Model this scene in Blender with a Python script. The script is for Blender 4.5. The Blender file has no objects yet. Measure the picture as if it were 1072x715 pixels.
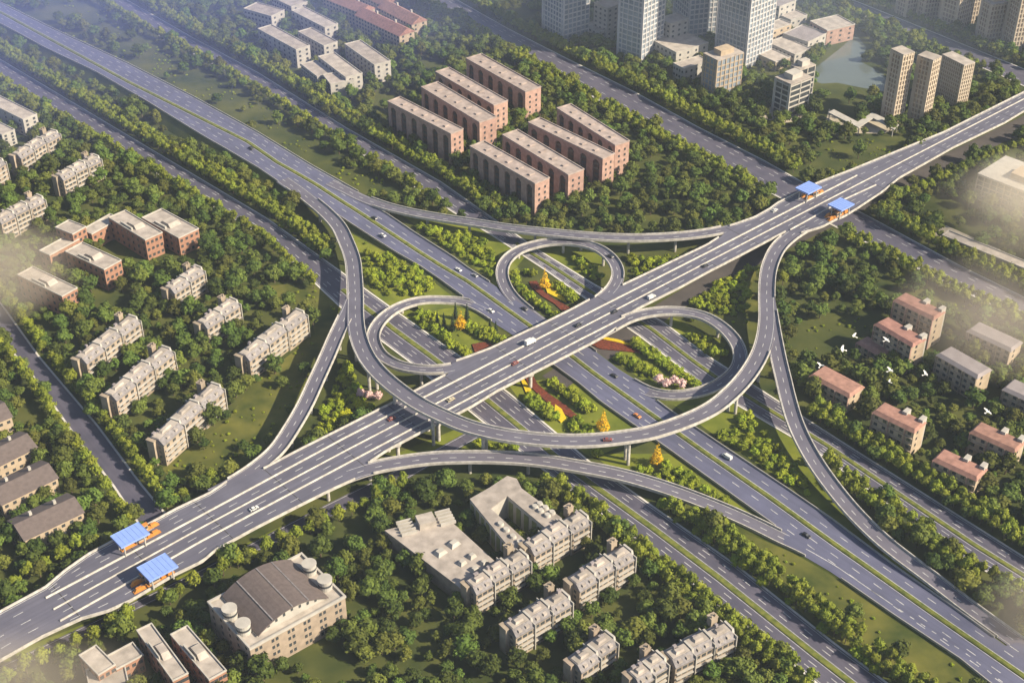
import bpy, bmesh, math, random
import numpy as np
from mathutils import Vector, Matrix, noise as mnoise

random.seed(7)
rng = np.random.default_rng(11)
S = bpy.context.scene
COL = S.collection

# ------------------------------------------------------------------ camera, sky, sun, exposure
CAM_H, TILT, FPX, W0, H0 = 400.0, math.radians(35), 1500.0, 1072.0, 715.0
cam = bpy.data.cameras.new("camera")
camo = bpy.data.objects.new("camera", cam); COL.objects.link(camo)
camo.location = (0, 0, CAM_H); camo.rotation_euler = (math.pi / 2 - TILT, 0, 0)
cam.sensor_fit = 'HORIZONTAL'; cam.sensor_width = 36; cam.lens = 36 * FPX / W0
cam.clip_start = 1; cam.clip_end = 20000
S.camera = camo

SUN_DIR = Vector((0.90, -0.30, 0.66)).normalized()          # towards the sun
elev = math.asin(SUN_DIR.z); azim = math.atan2(SUN_DIR.x, SUN_DIR.y)
world = bpy.data.worlds.new("World"); S.world = world; world.use_nodes = True
wn = world.node_tree.nodes; wl = world.node_tree.links
bg = wn.get("Background") or wn.new("ShaderNodeBackground")
sky = wn.new("ShaderNodeTexSky"); sky.sky_type = 'NISHITA'; sky.sun_disc = False
sky.sun_elevation = elev; sky.sun_rotation = azim
sky.air_density = 1.0; sky.dust_density = 1.5
wl.new(sky.outputs[0], bg.inputs[0]); bg.inputs[1].default_value = 0.07
sl = bpy.data.lights.new("sun", 'SUN'); sl.energy = 5.0; sl.angle = math.radians(0.6); sl.color = (1.0, 0.868, 0.655)
so = bpy.data.objects.new("sun", sl); COL.objects.link(so)
so.rotation_euler = SUN_DIR.to_track_quat('Z', 'Y').to_euler(); so.location = (300, 100, 600)
S.view_settings.view_transform = 'Standard'; S.view_settings.look = 'None'
S.view_settings.gamma = 1.0; S.view_settings.use_curve_mapping = False
S.view_settings.exposure = 1.05
S.render.engine = 'CYCLES'
S.cycles.use_denoising = True
S.cycles.max_bounces = 6; S.cycles.diffuse_bounces = 3; S.cycles.volume_bounces = 1; S.cycles.transparent_max_bounces = 8

# ------------------------------------------------------------------ helpers
def P(u, v, z=0.0):
    """the point at height z that the photograph shows at (u, v)"""
    x = (u - W0 / 2) / FPX; y = -(v - H0 / 2) / FPX
    d = (x, math.cos(TILT) + y * math.sin(TILT), -math.sin(TILT) + y * math.cos(TILT))
    t = (z - CAM_H) / d[2]
    return Vector((d[0] * t, d[1] * t, z))
def PX(p):
    x, y, z = p[0], p[1], p[2] - CAM_H
    f = y * math.cos(TILT) - z * math.sin(TILT); up = y * math.sin(TILT) + z * math.cos(TILT)
    return (W0 / 2 + FPX * x / f, H0 / 2 - FPX * up / f)
def PL(pts, z=0.0):
    return [P(p[0], p[1], p[2] if len(p) > 2 else z) for p in pts]

def tag(o, label=None, cat=None, group=None, kind=None):
    if label: o["label"] = label
    if cat: o["category"] = cat
    if group: o["group"] = group
    if kind: o["kind"] = kind
    return o
def empty(name, loc, rz=0.0):
    o = bpy.data.objects.new(name, None); COL.objects.link(o)
    o.location = loc; o.rotation_euler = (0, 0, rz); o.empty_display_size = 0.5
    return o
def link_mesh(name, me, parent=None, loc=None):
    o = bpy.data.objects.new(name, me); COL.objects.link(o)
    if parent: o.parent = parent
    if loc is not None: o.location = loc
    return o

class MB:
    """collects faces, builds ONE mesh object"""
    def __init__(s): s.v = []; s.f = []
    def face(s, pts):
        n = len(s.v); s.v += [tuple(p) for p in pts]; s.f.append(tuple(range(n, n + len(pts))))
    def box(s, x0, x1, y0, y1, z0, z1):
        n = len(s.v)
        s.v += [(x0, y0, z0), (x1, y0, z0), (x1, y1, z0), (x0, y1, z0), (x0, y0, z1), (x1, y0, z1), (x1, y1, z1), (x0, y1, z1)]
        for q in ((0, 3, 2, 1), (4, 5, 6, 7), (0, 1, 5, 4), (1, 2, 6, 5), (2, 3, 7, 6), (3, 0, 4, 7)):
            s.f.append(tuple(n + i for i in q))
        return s
    def frustum(s, b, z0, t, z1):
        """b, t = (x0, x1, y0, y1)"""
        n = len(s.v)
        for (x0, x1, y0, y1), z in ((b, z0), (t, z1)):
            s.v += [(x0, y0, z), (x1, y0, z), (x1, y1, z), (x0, y1, z)]
        for q in ((0, 3, 2, 1), (4, 5, 6, 7), (0, 1, 5, 4), (1, 2, 6, 5), (2, 3, 7, 6), (3, 0, 4, 7)):
            s.f.append(tuple(n + i for i in q))
        return s
    def cyl(s, cx, cy, z0, z1, r, r1=None, n=14):
        r1 = r if r1 is None else r1; k = len(s.v)
        for i in range(n):
            a = 2 * math.pi * i / n; s.v.append((cx + r * math.cos(a), cy + r * math.sin(a), z0))
        for i in range(n):
            a = 2 * math.pi * i / n; s.v.append((cx + r1 * math.cos(a), cy + r1 * math.sin(a), z1))
        for i in range(n):
            j = (i + 1) % n; s.f.append((k + i, k + j, k + n + j, k + n + i))
        s.f.append(tuple(k + n + i for i in range(n))); s.f.append(tuple(k + n - 1 - i for i in range(n)))
        return s
    def prism(s, poly, z0, z1):
        """poly: ccw (x, y)"""
        a = sum(poly[i][0] * poly[(i + 1) % len(poly)][1] - poly[(i + 1) % len(poly)][0] * poly[i][1] for i in range(len(poly)))
        if a < 0: poly = poly[::-1]
        k = len(s.v); n = len(poly)
        s.v += [(p[0], p[1], z0) for p in poly] + [(p[0], p[1], z1) for p in poly]
        for i in range(n):
            j = (i + 1) % n; s.f.append((k + i, k + j, k + n + j, k + n + i))
        s.f.append(tuple(k + n + i for i in range(n))); s.f.append(tuple(k + n - 1 - i for i in range(n)))
        return s
    def sweep(s, path, sec, closed=True):
        """path: 3D points, sec: (lateral, dz) section, lateral + = left of travel"""
        k = len(s.v); n = len(path); m = len(sec)
        for i, p in enumerate(path):
            a = path[max(i - 1, 0)]; b = path[min(i + 1, n - 1)]
            d = Vector((b[0] - a[0], b[1] - a[1], 0)).normalized(); nx, ny = -d.y, d.x
            for (l, dz) in sec: s.v.append((p[0] + nx * l, p[1] + ny * l, p[2] + dz))
        mm = m if closed else m - 1
        for i in range(n - 1):
            for j in range(mm):
                q = (j + 1) % m
                s.f.append((k + i * m + j, k + i * m + q, k + (i + 1) * m + q, k + (i + 1) * m + j))
        if closed:
            s.f.append(tuple(k + j for j in range(m))[::-1]); s.f.append(tuple(k + (n - 1) * m + j for j in range(m)))
        return s
    def mesh(s, name, mat, smooth=False):
        me = bpy.data.meshes.new(name); me.from_pydata(s.v, [], s.f); me.update()
        bm = bmesh.new(); bm.from_mesh(me); bmesh.ops.recalc_face_normals(bm, faces=bm.faces); bm.to_mesh(me); bm.free()
        if mat: me.materials.append(mat)
        if smooth:
            for p in me.polygons: p.use_smooth = True
        return me
    def build(s, name, mat, parent=None, loc=None, smooth=False):
        return link_mesh(name, s.mesh(name, mat, smooth), parent, loc)

def sheet(name, polys, z, mat):
    """flat sheets (triangulated polygons) at height z, upward normals"""
    bm = bmesh.new()
    for poly in polys:
        vs = [bm.verts.new((p[0], p[1], z)) for p in poly]
        f = bm.faces.new(vs); f.normal_update()
        if f.normal.z < 0: f.normal_flip()
    bmesh.ops.triangulate(bm, faces=bm.faces[:])
    me = bpy.data.meshes.new(name); bm.to_mesh(me); bm.free(); me.materials.append(mat)
    return link_mesh(name, me)

# ------------------------------------------------------------------ materials
def mat(name, col, rough=0.8, var=0.15, scale=0.5, spec=0.3, bump=0.0, metal=0.0, col2=None, detail=5.0, rand=0.0, coord='OBJECT'):
    m = bpy.data.materials.new(name); m.use_nodes = True
    nt = m.node_tree; N = nt.nodes; L = nt.links
    b = N["Principled BSDF"]; b.inputs["Roughness"].default_value = rough; b.inputs["Metallic"].default_value = metal
    b.inputs["Specular IOR Level"].default_value = spec
    tc = N.new("ShaderNodeTexCoord"); geo = N.new("ShaderNodeNewGeometry")
    src = tc.outputs["Object"] if coord == 'OBJECT' else geo.outputs["Position"]
    nz = N.new("ShaderNodeTexNoise"); nz.inputs["Scale"].default_value = scale; nz.inputs["Detail"].default_value = detail
    L.new(src, nz.inputs["Vector"])
    c2 = col2 or tuple(max(0, c * (1 - var)) for c in col); c1 = col if col2 else tuple(min(1, c * (1 + var)) for c in col)
    r = N.new("ShaderNodeMapRange"); r.inputs[1].default_value = 0.3; r.inputs[2].default_value = 0.7
    L.new(nz.outputs["Fac"], r.inputs[0])
    mx = N.new("ShaderNodeMix"); mx.data_type = 'RGBA'
    mx.inputs[6].default_value = (*c2, 1); mx.inputs[7].default_value = (*c1, 1)
    L.new(r.outputs[0], mx.inputs[0]); out = mx.outputs[2]
    if rand:
        oi = N.new("ShaderNodeObjectInfo"); hs = N.new("ShaderNodeHueSaturation")
        a = N.new("ShaderNodeMapRange"); a.inputs[3].default_value = 1 - rand; a.inputs[4].default_value = 1 + rand
        L.new(oi.outputs["Random"], a.inputs[0]); L.new(a.outputs[0], hs.inputs["Value"])
        ml = N.new("ShaderNodeMath"); ml.operation = 'MULTIPLY'; ml.inputs[1].default_value = 7.31
        fr = N.new("ShaderNodeMath"); fr.operation = 'FRACT'
        L.new(oi.outputs["Random"], ml.inputs[0]); L.new(ml.outputs[0], fr.inputs[0])
        hh = N.new("ShaderNodeMapRange"); hh.inputs[3].default_value = 0.5 - rand * 0.045; hh.inputs[4].default_value = 0.5 + rand * 0.045
        L.new(fr.outputs[0], hh.inputs[0]); L.new(hh.outputs[0], hs.inputs["Hue"])
        L.new(out, hs.inputs["Color"]); out = hs.outputs["Color"]
    L.new(out, b.inputs["Base Color"])
    if bump:
        bp = N.new("ShaderNodeBump"); bp.inputs["Strength"].default_value = bump; bp.inputs["Distance"].default_value = 0.3
        L.new(nz.outputs["Fac"], bp.inputs["Height"]); L.new(bp.outputs[0], b.inputs["Normal"])
    return m
def foliage(name, col, col2, rand=0.3):
    m = mat(name, col, 0.75, scale=0.9, col2=col2, rand=rand, spec=0.2)
    nt = m.node_tree; b = nt.nodes["Principled BSDF"]
    tr = nt.nodes.new("ShaderNodeBsdfTranslucent"); mx = nt.nodes.new("ShaderNodeMixShader"); mx.inputs[0].default_value = 0.22
    src = b.inputs["Base Color"].links[0].from_socket
    nt.links.new(src, tr.inputs[0]); out = nt.nodes["Material Output"]
    nt.links.new(b.outputs[0], mx.inputs[1]); nt.links.new(tr.outputs[0], mx.inputs[2]); nt.links.new(mx.outputs[0], out.inputs[0])
    return m

M = {}
M['ground'] = mat("ground", (0.085, 0.090, 0.024), 0.95, scale=0.05, col2=(0.026, 0.040, 0.012), coord='POS', detail=9, bump=0.4, spec=0.1)
M['lawn'] = mat("lawn_grass", (0.130, 0.125, 0.028), 0.95, scale=0.07, col2=(0.034, 0.050, 0.012), coord='POS', detail=9, spec=0.1)
M['garden'] = mat("garden_grass", (0.165, 0.180, 0.024), 0.95, scale=0.08, col2=(0.075, 0.100, 0.014), coord='POS', detail=9, spec=0.1)
M['verge'] = mat("verge_grass", (0.110, 0.120, 0.024), 0.95, scale=0.05, col2=(0.036, 0.058, 0.014), coord='POS', detail=9, spec=0.1)
M['asphalt'] = mat("asphalt", (0.086, 0.079, 0.110), 0.65, scale=0.12, col2=(0.058, 0.056, 0.085), coord='POS', detail=8, spec=0.5)
M['asphalt_deck'] = mat("deck_asphalt", (0.112, 0.107, 0.140), 0.65, scale=0.10, col2=(0.086, 0.081, 0.108), coord='POS', detail=8, spec=0.5)
def streaks(m, ang, lo=.80, hi=1.12):
    """wheel tracks and patches drawn out along the direction of travel"""
    nt = m.node_tree; N = nt.nodes; L = nt.links; b = N["Principled BSDF"]; src = b.inputs["Base Color"].links[0].from_socket
    geo = N.new("ShaderNodeNewGeometry"); mp = N.new("ShaderNodeMapping"); mp.vector_type = 'TEXTURE'
    mp.inputs["Rotation"].default_value = (0, 0, ang); mp.inputs["Scale"].default_value = (70, 1.5, 1)
    nz = N.new("ShaderNodeTexNoise"); nz.inputs["Scale"].default_value = 1.0; nz.inputs["Detail"].default_value = 4
    L.new(geo.outputs["Position"], mp.inputs[0]); L.new(mp.outputs[0], nz.inputs["Vector"])
    big = N.new("ShaderNodeTexNoise"); big.inputs["Scale"].default_value = .022; big.inputs["Detail"].default_value = 3; L.new(geo.outputs["Position"], big.inputs["Vector"])
    av = N.new("ShaderNodeMath"); av.operation = 'MULTIPLY_ADD'; av.inputs[1].default_value = .6; L.new(big.outputs[0], av.inputs[0]); L.new(nz.outputs[0], av.inputs[2])
    mr = N.new("ShaderNodeMapRange"); mr.inputs[1].default_value = .55; mr.inputs[2].default_value = 1.05; mr.inputs[3].default_value = lo; mr.inputs[4].default_value = hi; L.new(av.outputs[0], mr.inputs[0])
    vm = N.new("ShaderNodeVectorMath"); vm.operation = 'SCALE'; L.new(src, vm.inputs[0]); L.new(mr.outputs[0], vm.inputs["Scale"]); L.new(vm.outputs[0], b.inputs["Base Color"])
M['asphalt_bridge'] = mat("bridge_asphalt", (0.108, 0.106, 0.142), 0.65, scale=0.10, col2=(0.083, 0.081, 0.110), coord='POS', detail=8, spec=0.5)
M['asphalt_highway'] = mat("highway_asphalt", (0.098, 0.102, 0.165), 0.65, scale=0.10, col2=(0.076, 0.079, 0.130), coord='POS', detail=8, spec=0.5)
streaks(M['asphalt'], math.radians(-53)); streaks(M['asphalt_highway'], math.radians(-49)); streaks(M['asphalt_bridge'], math.radians(42))
M['shade_toned_road'] = mat("shade_toned_asphalt", (0.075, 0.065, 0.062), 0.9, scale=0.10, col2=(0.05, 0.045, 0.045), coord='POS', detail=7)  # brownish frontage asphalt, the shade beside the bridge put into its colour
M['paint'] = mat("road_paint", (0.42, 0.42, 0.42), 0.6, var=0.3, scale=0.8, coord='POS')
M['concrete'] = mat("concrete", (0.32, 0.305, 0.28), 0.85, var=0.14, scale=0.25, coord='POS')
M['concrete_white'] = mat("pale_concrete", (0.38, 0.36, 0.33), 0.8, var=0.28, scale=0.5, coord='POS')
M['soffit_dark'] = mat("joint_rubber", (0.04, 0.038, 0.038), 0.9)
M['soffit'] = mat("soffit_concrete", (0.30, 0.28, 0.25), 0.9, var=0.15, scale=0.25, coord='POS')
M['kerb'] = mat("kerb_stone", (0.50, 0.48, 0.45), 0.85, var=0.12, scale=0.6, coord='POS')
M['median'] = mat("median_hedge", (0.155, 0.165, 0.03), 0.95, scale=0.4, col2=(0.06, 0.08, 0.015), coord='POS', bump=0.6)
M['water'] = mat("water", (0.10, 0.12, 0.11), 0.12, var=0.08, scale=0.05, spec=0.6, coord='POS')
M['plaza'] = mat("plaza_paving", (0.34, 0.30, 0.24), 0.85, var=0.15, scale=0.2, coord='POS')
M['redbed'] = mat("red_flower_bed", (0.16, 0.032, 0.012), 0.95, scale=0.9, col2=(0.06, 0.018, 0.010), coord='POS', bump=0.8)
M['yellowbed'] = mat("yellow_flower_bed", (0.62, 0.44, 0.01), 0.9, scale=1.2, col2=(0.40, 0.30, 0.01), coord='POS', bump=0.8)
M['leaf_wood'] = foliage("woodland_leaves", (0.112, 0.154, 0.022), (0.044, 0.072, 0.015), 0.45)
M['leaf_olive'] = foliage("olive_leaves", (0.135, 0.150, 0.022), (0.066, 0.080, 0.016), 0.38)
M['leaf_road'] = foliage("roadside_leaves", (0.215, 0.245, 0.022), (0.110, 0.140, 0.016), 0.24)
M['leaf_shrub'] = foliage("shrub_leaves", (0.275, 0.325, 0.018), (0.140, 0.185, 0.014), 0.3)
M['leaf_yellow'] = foliage("golden_leaves", (0.80, 0.50, 0.02), (0.58, 0.34, 0.012), 0.1)
M['leaf_lime'] = foliage("lime_yellow_leaves", (0.42, 0.42, 0.015), (0.25, 0.27, 0.01), 0.1)
M['leaf_pink'] = foliage("blossom", (0.82, 0.62, 0.58), (0.62, 0.40, 0.38), 0.08)
M['leaf_dark'] = foliage("conifer_needles", (0.030, 0.050, 0.020), (0.018, 0.032, 0.014), 0.15)
M['bark'] = mat("bark", (0.10, 0.075, 0.05), 0.95, var=0.3, scale=3)
# ------------------------------------------------------------------ occupancy map (1 m cells): where trees may not stand
GX0, GX1, GY0, GY1 = -520, 560, 290, 1260
OCC = np.zeros((GY1 - GY0, GX1 - GX0), bool)
def pip(poly, X, Y):
    ins = np.zeros(X.shape, bool); n = len(poly)
    for i in range(n):
        x0, y0 = poly[i][0], poly[i][1]; x1, y1 = poly[(i + 1) % n][0], poly[(i + 1) % n][1]
        if y0 == y1: continue
        c = ((y0 > Y) != (y1 > Y)) & (X < (x1 - x0) * (Y - y0) / (y1 - y0) + x0)
        ins ^= c
    return ins
def occupy(poly, arr=None):
    arr = OCC if arr is None else arr
    xs = [p[0] for p in poly]; ys = [p[1] for p in poly]
    i0, i1 = max(int(min(xs)) - GX0 - 1, 0), min(int(max(xs)) - GX0 + 2, arr.shape[1])
    j0, j1 = max(int(min(ys)) - GY0 - 1, 0), min(int(max(ys)) - GY0 + 2, arr.shape[0])
    if i1 <= i0 or j1 <= j0: return
    X, Y = np.meshgrid(np.arange(i0, i1) + GX0 + .5, np.arange(j0, j1) + GY0 + .5)
    arr[j0:j1, i0:i1] |= pip(poly, X, Y)
ROADS = np.zeros_like(OCC)          # ground-level carriageways: no piers there
def at_cell(arr, x, y):
    i, j = int(x - GX0), int(y - GY0)
    if 0 <= i < arr.shape[1] and 0 <= j < arr.shape[0]: return bool(arr[j, i])
    return False

def smooth_path(pts, step=3.0):
    """Catmull-Rom through 3D points, resampled evenly"""
    p = [Vector(q) for q in pts]; p = [p[0] * 2 - p[1]] + p + [p[-1] * 2 - p[-2]]
    out = []
    for i in range(1, len(p) - 2):
        for k in range(12):
            t = k / 12; a, b, c, d = p[i - 1], p[i], p[i + 1], p[i + 2]
            out.append(0.5 * (2 * b + (c - a) * t + (2 * a - 5 * b + 4 * c - d) * t * t + (3 * b - a - 3 * c + d) * t ** 3))
    out.append(p[-2])
    # light smoothing of measuring noise
    for _ in range(6):
        out = [out[0]] + [(out[i - 1] + out[i] * 2 + out[i + 1]) / 4 for i in range(1, len(out) - 1)] + [out[-1]]
    d = [0.0]
    for i in range(1, len(out)): d.append(d[-1] + (out[i] - out[i - 1]).length)
    n = max(2, int(d[-1] / step)); res = []
    for k in range(n + 1):
        s = d[-1] * k / n; i = min(max(int(np.searchsorted(d, s)) - 1, 0), len(out) - 2)
        f = (s - d[i]) / max(d[i + 1] - d[i], 1e-9); res.append(out[i].lerp(out[i + 1], f))
    return res
def offset_path(path, l, dz=0.0):
    r = []
    n = len(path)
    for i, p in enumerate(path):
        a = path[max(i - 1, 0)]; b = path[min(i + 1, n - 1)]
        d = Vector((b[0] - a[0], b[1] - a[1], 0)).normalized()
        r.append(Vector((p[0] - d.y * l, p[1] + d.x * l, p[2] + dz)))
    return r
def dashes(mb, path, w=0.32, on=4.0, period=11.0, dz=0.03, phase=0.0):
    d = [0.0]
    for i in range(1, len(path)): d.append(d[-1] + (Vector(path[i]) - Vector(path[i - 1])).length)
    def at(s):
        i = min(max(int(np.searchsorted(d, s)) - 1, 0), len(path) - 2)
        return Vector(path[i]).lerp(Vector(path[i + 1]), (s - d[i]) / max(d[i + 1] - d[i], 1e-9))
    s = phase
    while s + on < d[-1]:
        a, b = at(s), at(s + on); t = (b - a).normalized(); nx, ny = -t.y * w / 2, t.x * w / 2
        mb.face([(a.x - nx, a.y - ny, a.z + dz), (b.x - nx, b.y - ny, b.z + dz), (b.x + nx, b.y + ny, b.z + dz), (a.x + nx, a.y + ny, a.z + dz)])
        s += period
def line(mb, path, w=0.3, dz=0.03):
    mb.sweep(path, [(-w / 2, dz), (w / 2, dz)], closed=False)

class Axis:
    """a nearly straight road between two measured edges: N (left of travel) and Sd (right)"""
    def __init__(s, N, Sd, e0=0, e1=0, step=3.0, smooth=0):
        m0 = (N[0] + Sd[0]) / 2; m1 = (N[-1] + Sd[-1]) / 2
        s.o = Vector((m0.x, m0.y, 0)); s.d = Vector((m1.x - m0.x, m1.y - m0.y, 0)).normalized(); s.n = Vector((-s.d.y, s.d.x, 0))
        def tl(pts):
            q = [((p - s.o).dot(s.d), (p - s.o).dot(s.n)) for p in pts]
            t = [q[0][0]]; l = [q[0][1]]
            for a, b in q[1:]:
                t.append(max(a, t[-1] + 0.05)); l.append(b)
            return np.array(t), np.array(l)
        s.tn, s.ln = tl(N); s.ts, s.ls = tl(Sd)
        s.t0 = min(s.tn[0], s.ts[0]) - e0; s.t1 = max(s.tn[-1], s.ts[-1]) + e1
        s.T = np.arange(s.t0, s.t1 + step, step)
        zt = sorted([((p - s.o).dot(s.d), p.z) for p in N]); s.zt = np.array([a for a, b in zt]); s.zz = np.array([b for a, b in zt])
        s.sm = smooth
    def ext(s, t, tt, ll):
        t = np.asarray(t, float); r = np.interp(t, tt, ll)
        k = min(2, len(tt) - 1)
        s0 = (ll[k] - ll[0]) / (tt[k] - tt[0]); s1 = (ll[-1] - ll[-1 - k]) / (tt[-1] - tt[-1 - k])
        r = np.where(t < tt[0], ll[0] + (t - tt[0]) * s0, r); return np.where(t > tt[-1], ll[-1] + (t - tt[-1]) * s1, r)
    def latN(s, t): return s.ext(t, s.tn, s.ln)
    def latS(s, t): return s.ext(t, s.ts, s.ls)
    def mid(s, t): return (s.latN(t) + s.latS(t)) / 2
    def z(s, t): return np.interp(t, s.zt, s.zz)
    def pt(s, t, l, dz=0.0):
        q = s.o + s.d * float(t) + s.n * float(l); q.z = float(s.z(t)) + dz; return q
    def tl(s, p): 
        q = Vector((p[0], p[1], 0)) - s.o; return q.dot(s.d), q.dot(s.n)
    def tpx(s, u, v, z): return s.tl(P(u, v, z))[0]
    def path(s, lat, t0=None, t1=None, dz=0.0, step=3.0):
        t0 = s.t0 if t0 is None else t0; t1 = s.t1 if t1 is None else t1
        n = max(1, int((t1 - t0) / step)); T = np.linspace(t0, t1, n + 1)
        L = lat(T) if callable(lat) else np.full(len(T), lat)
        return [s.pt(t, l, dz) for t, l in zip(T, L)]
    def surface(s, name, m, thick=0.0, parent=None, dz=0.0):
        N = s.path(s.latN, dz=dz, step=2.0); Sd = s.path(s.latS, dz=dz, step=2.0)
        mb = MB(); k = len(N)
        mb.v = [tuple(p) for p in N] + [tuple(p) for p in Sd]
        for i in range(k - 1): mb.f.append((k + i, k + i + 1, i + 1, i))
        me = bpy.data.meshes.new(name); me.from_pydata(mb.v, [], mb.f); me.materials.append(m); me.update()
        return link_mesh(name, me, parent)
    def occupy(s, margin=1.5, road=True):
        N = s.path(lambda t: s.latN(t) + margin, step=6); Sd = s.path(lambda t: s.latS(t) - margin, step=6)
        for i in range(len(N) - 1):
            q = [N[i], N[i + 1], Sd[i + 1], Sd[i]]; occupy(q)
            if road: occupy(q, ROADS)
def occupy_path(path, half, road=False):
    a = offset_path(path, half); b = offset_path(path, -half)
    for i in range(0, len(path) - 1):
        q = [a[i], a[i + 1], b[i + 1], b[i]]; occupy(q)
        if road: occupy(q, ROADS)

def ground_road(label_mat, N, Sd, z, e0, e1, marks=None, kerbs=True, kN=True, kS=True, name="road"):
    ax = Axis(PL(N, z), PL(Sd, z), e0, e1)
    tag(ax.surface(name, M[label_mat]), kind='structure')
    if kerbs:
        mb = MB()
        if kN: mb.sweep(ax.path(lambda t: ax.latN(t) + 0.4), [(-.4, -.3), (-.4, .14), (.5, .14), (.5, -.3)])
        if kS: mb.sweep(ax.path(lambda t: ax.latS(t) - 0.4), [(-.5, -.3), (-.5, .14), (.4, .14), (.4, -.3)])
        tag(mb.build("kerb", M['kerb']), kind='structure')
    ax.occupy(1.5)
    return ax

# ---- the setting: one ground sheet to the horizon
g = MB(); g.face([(-9000, -6000, 0), (9000, -6000, 0), (9000, 14000, 0), (-9000, 14000, 0)])
tag(g.build("ground", M['ground']), kind='structure')

# ---- ground roads of the long direction
R1 = ground_road('asphalt', [(0, 63), (280, 230), (345, 277), (405, 320), (484, 376), (532, 412), (587.5, 459), (614, 482), (679, 528), (771, 593), (870, 672)],
                 [(0, 84), (280, 249), (357, 321), (397, 354), (436, 383), (500, 436), (571, 492), (600, 514), (668, 564), (744, 625), (823, 688)], 0.10, 120, 90)
R2 = ground_road('asphalt', [(131, 0), (201, 40), (270, 77), (361, 134), (461, 191), (515, 229), (564, 263), (621, 298), (694, 338), (740, 373), (890, 469), (958, 512), (1072, 584)],
                 [(104, 0), (161, 34), (270, 92), (361, 150), (428, 191), (475, 222), (517, 247), (574, 284), (609, 309), (671, 352), (736, 402), (855, 472), (913, 514), (1005, 580), (1072, 621)], 0.10, 120, 90)
R4 = ground_road('asphalt', [(477, 0), (530, 30), (597, 64), (664, 97), (731, 134), (800, 169), (837, 190), (914, 230), (1001, 277), (1072, 312)],
                 [(448, 0), (530, 50), (631, 107), (698, 144), (792, 194), (890, 245), (934, 267), (1001, 301), (1072, 334)], 0.10, 120, 90)
R5 = ground_road('asphalt', [(891, 0), (951, 24), (1015, 50), (1072, 73)], [(870, 0), (934, 30), (1001, 60), (1048, 79), (1072, 90)], 0.104, 120, 120)
R6 = ground_road('asphalt', [(0, 318), (40, 374), (101, 446), (147, 508), (190, 560)], [(0, 352), (34, 391), (84, 462), (120, 508), (160, 568)], 0.10, 70, 10, kS=True)
# ---- frontage road under and beside the bridge
RF1 = ground_road('asphalt', [(0, 697), (210, 596), (313, 542), (402, 498), (451, 473), (500, 446)], [(0, 709), (210, 605), (361, 534), (429, 500), (480, 470), (512, 452)], 0.112, 90, 0, kerbs=False)
RF2 = ground_road('shade_toned_road', [(570, 392), (640, 348), (744, 284), (800, 255), (870, 224), (927, 192), (988, 162), (1072, 121)],
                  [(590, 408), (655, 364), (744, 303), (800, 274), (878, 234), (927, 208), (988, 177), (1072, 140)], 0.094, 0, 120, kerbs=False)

# lane markings of the ground roads
def lanes(ax, inner_gap, n, mb, t0=None, t1=None, sides=(1, -1), w=0.28, edge=True):
    for sgn in sides:
        for k in range(1, n):
            def lat(t, k=k, sgn=sgn):
                m = ax.mid(t); e = ax.latN(t) - m if sgn > 0 else m - ax.latS(t)
                return m + sgn * (inner_gap + (e - inner_gap - .6) * k / n)
            dashes(mb, ax.path(lat, t0, t1), w=w, dz=0.004)
        if edge:
            line(mb, ax.path(lambda t, s_=sgn: (ax.latN(t) - .7) if s_ > 0 else (ax.latS(t) + .7), t0, t1), 0.22, 0.004)
            if inner_gap > .5: line(mb, ax.path(lambda t, s_=sgn: ax.mid(t) + s_ * (inner_gap + .15), t0, t1), 0.2, 0.004)
mk = MB()
t_med1 = R1.tpx(355, 305, 0)
lanes(R1, 0.3, 3, mk, t1=t_med1); lanes(R1, 1.6, 3, mk, t0=t_med1)
t_med2 = R2.tpx(540, 255, 0)
lanes(R2, 0.3, 3, mk, t1=t_med2); lanes(R2, 1.4, 3, mk, t0=t_med2)
lanes(R4, 0.3, 3, mk); lanes(R5, 0.3, 2, mk, edge=False)
lanes(RF1, 0.2, 1, mk)
tag(mk.build("lane_markings", M['paint']), kind='structure')
md = MB()
def median(ax, t0, t1, half, h=0.35):
    md.sweep(ax.path(ax.mid, t0, t1), [(-half, -.05), (-half, h * .6), (-half * .6, h), (half * .6, h), (half, h * .6), (half, -.05)])
median(R1, t_med1, R1.t1, 1.25); median(R2, t_med2, R2.t1, 1.0)
tag(md.build("planted_median", M['median']), kind='structure')

# ---- the highway: on a grass bank at the far left, level in the middle
def hz(u): return float(np.interp(u, [0, 290, 470], [6.0, 6.0, 0.6]))
def HPL(pts): return [P(u, v, hz(u)) for u, v in pts]
HN = [(-60, -24), (0, 3), (50, 28), (134, 67), (201, 101), (270, 139), (327, 174), (377, 202), (383, 205), (385, 213), (406, 225), (434, 244), (475, 270), (490, 281), (518, 299), (522, 302), (528, 305), (544, 317), (571, 336), (619, 364), (647, 386), (679, 406), (683, 416), (700, 429), (764, 472), (823, 511), (870, 543), (937, 593), (1005, 641), (1053, 676), (1055, 668), (1072, 674)]
HS = [(-60, -4), (0, 25), (50, 52), (101, 76), (151, 105), (218, 146), (270, 175), (290, 188), (308, 201), (324, 205), (347, 220), (389, 247), (414, 263), (440, 278), (457, 290), (488, 313), (490, 319), (505, 329), (520, 340), (541, 353), (580, 383), (605, 401), (629, 421), (699, 470), (819, 556), (821, 571), (845, 584), (869, 598), (937, 645), (1005, 690), (1036, 715)]
HM = [(-60, -14), (0, 13), (134, 86), (260, 149), (290, 169), (330, 192), (381, 225), (440, 264), (490, 295), (556, 342), (600, 374), (622, 391), (660, 418), (737, 473), (805, 520), (870, 567), (903, 590), (971, 638), (1072, 708)]
HW = Axis(HPL(HN), HPL(HS), 60, 90)
hm = HPL(HM); _ = [HW.tl(p) for p in hm]; HMT = np.array([a for a, b in _]); HML = np.array([b for a, b in _])
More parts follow.
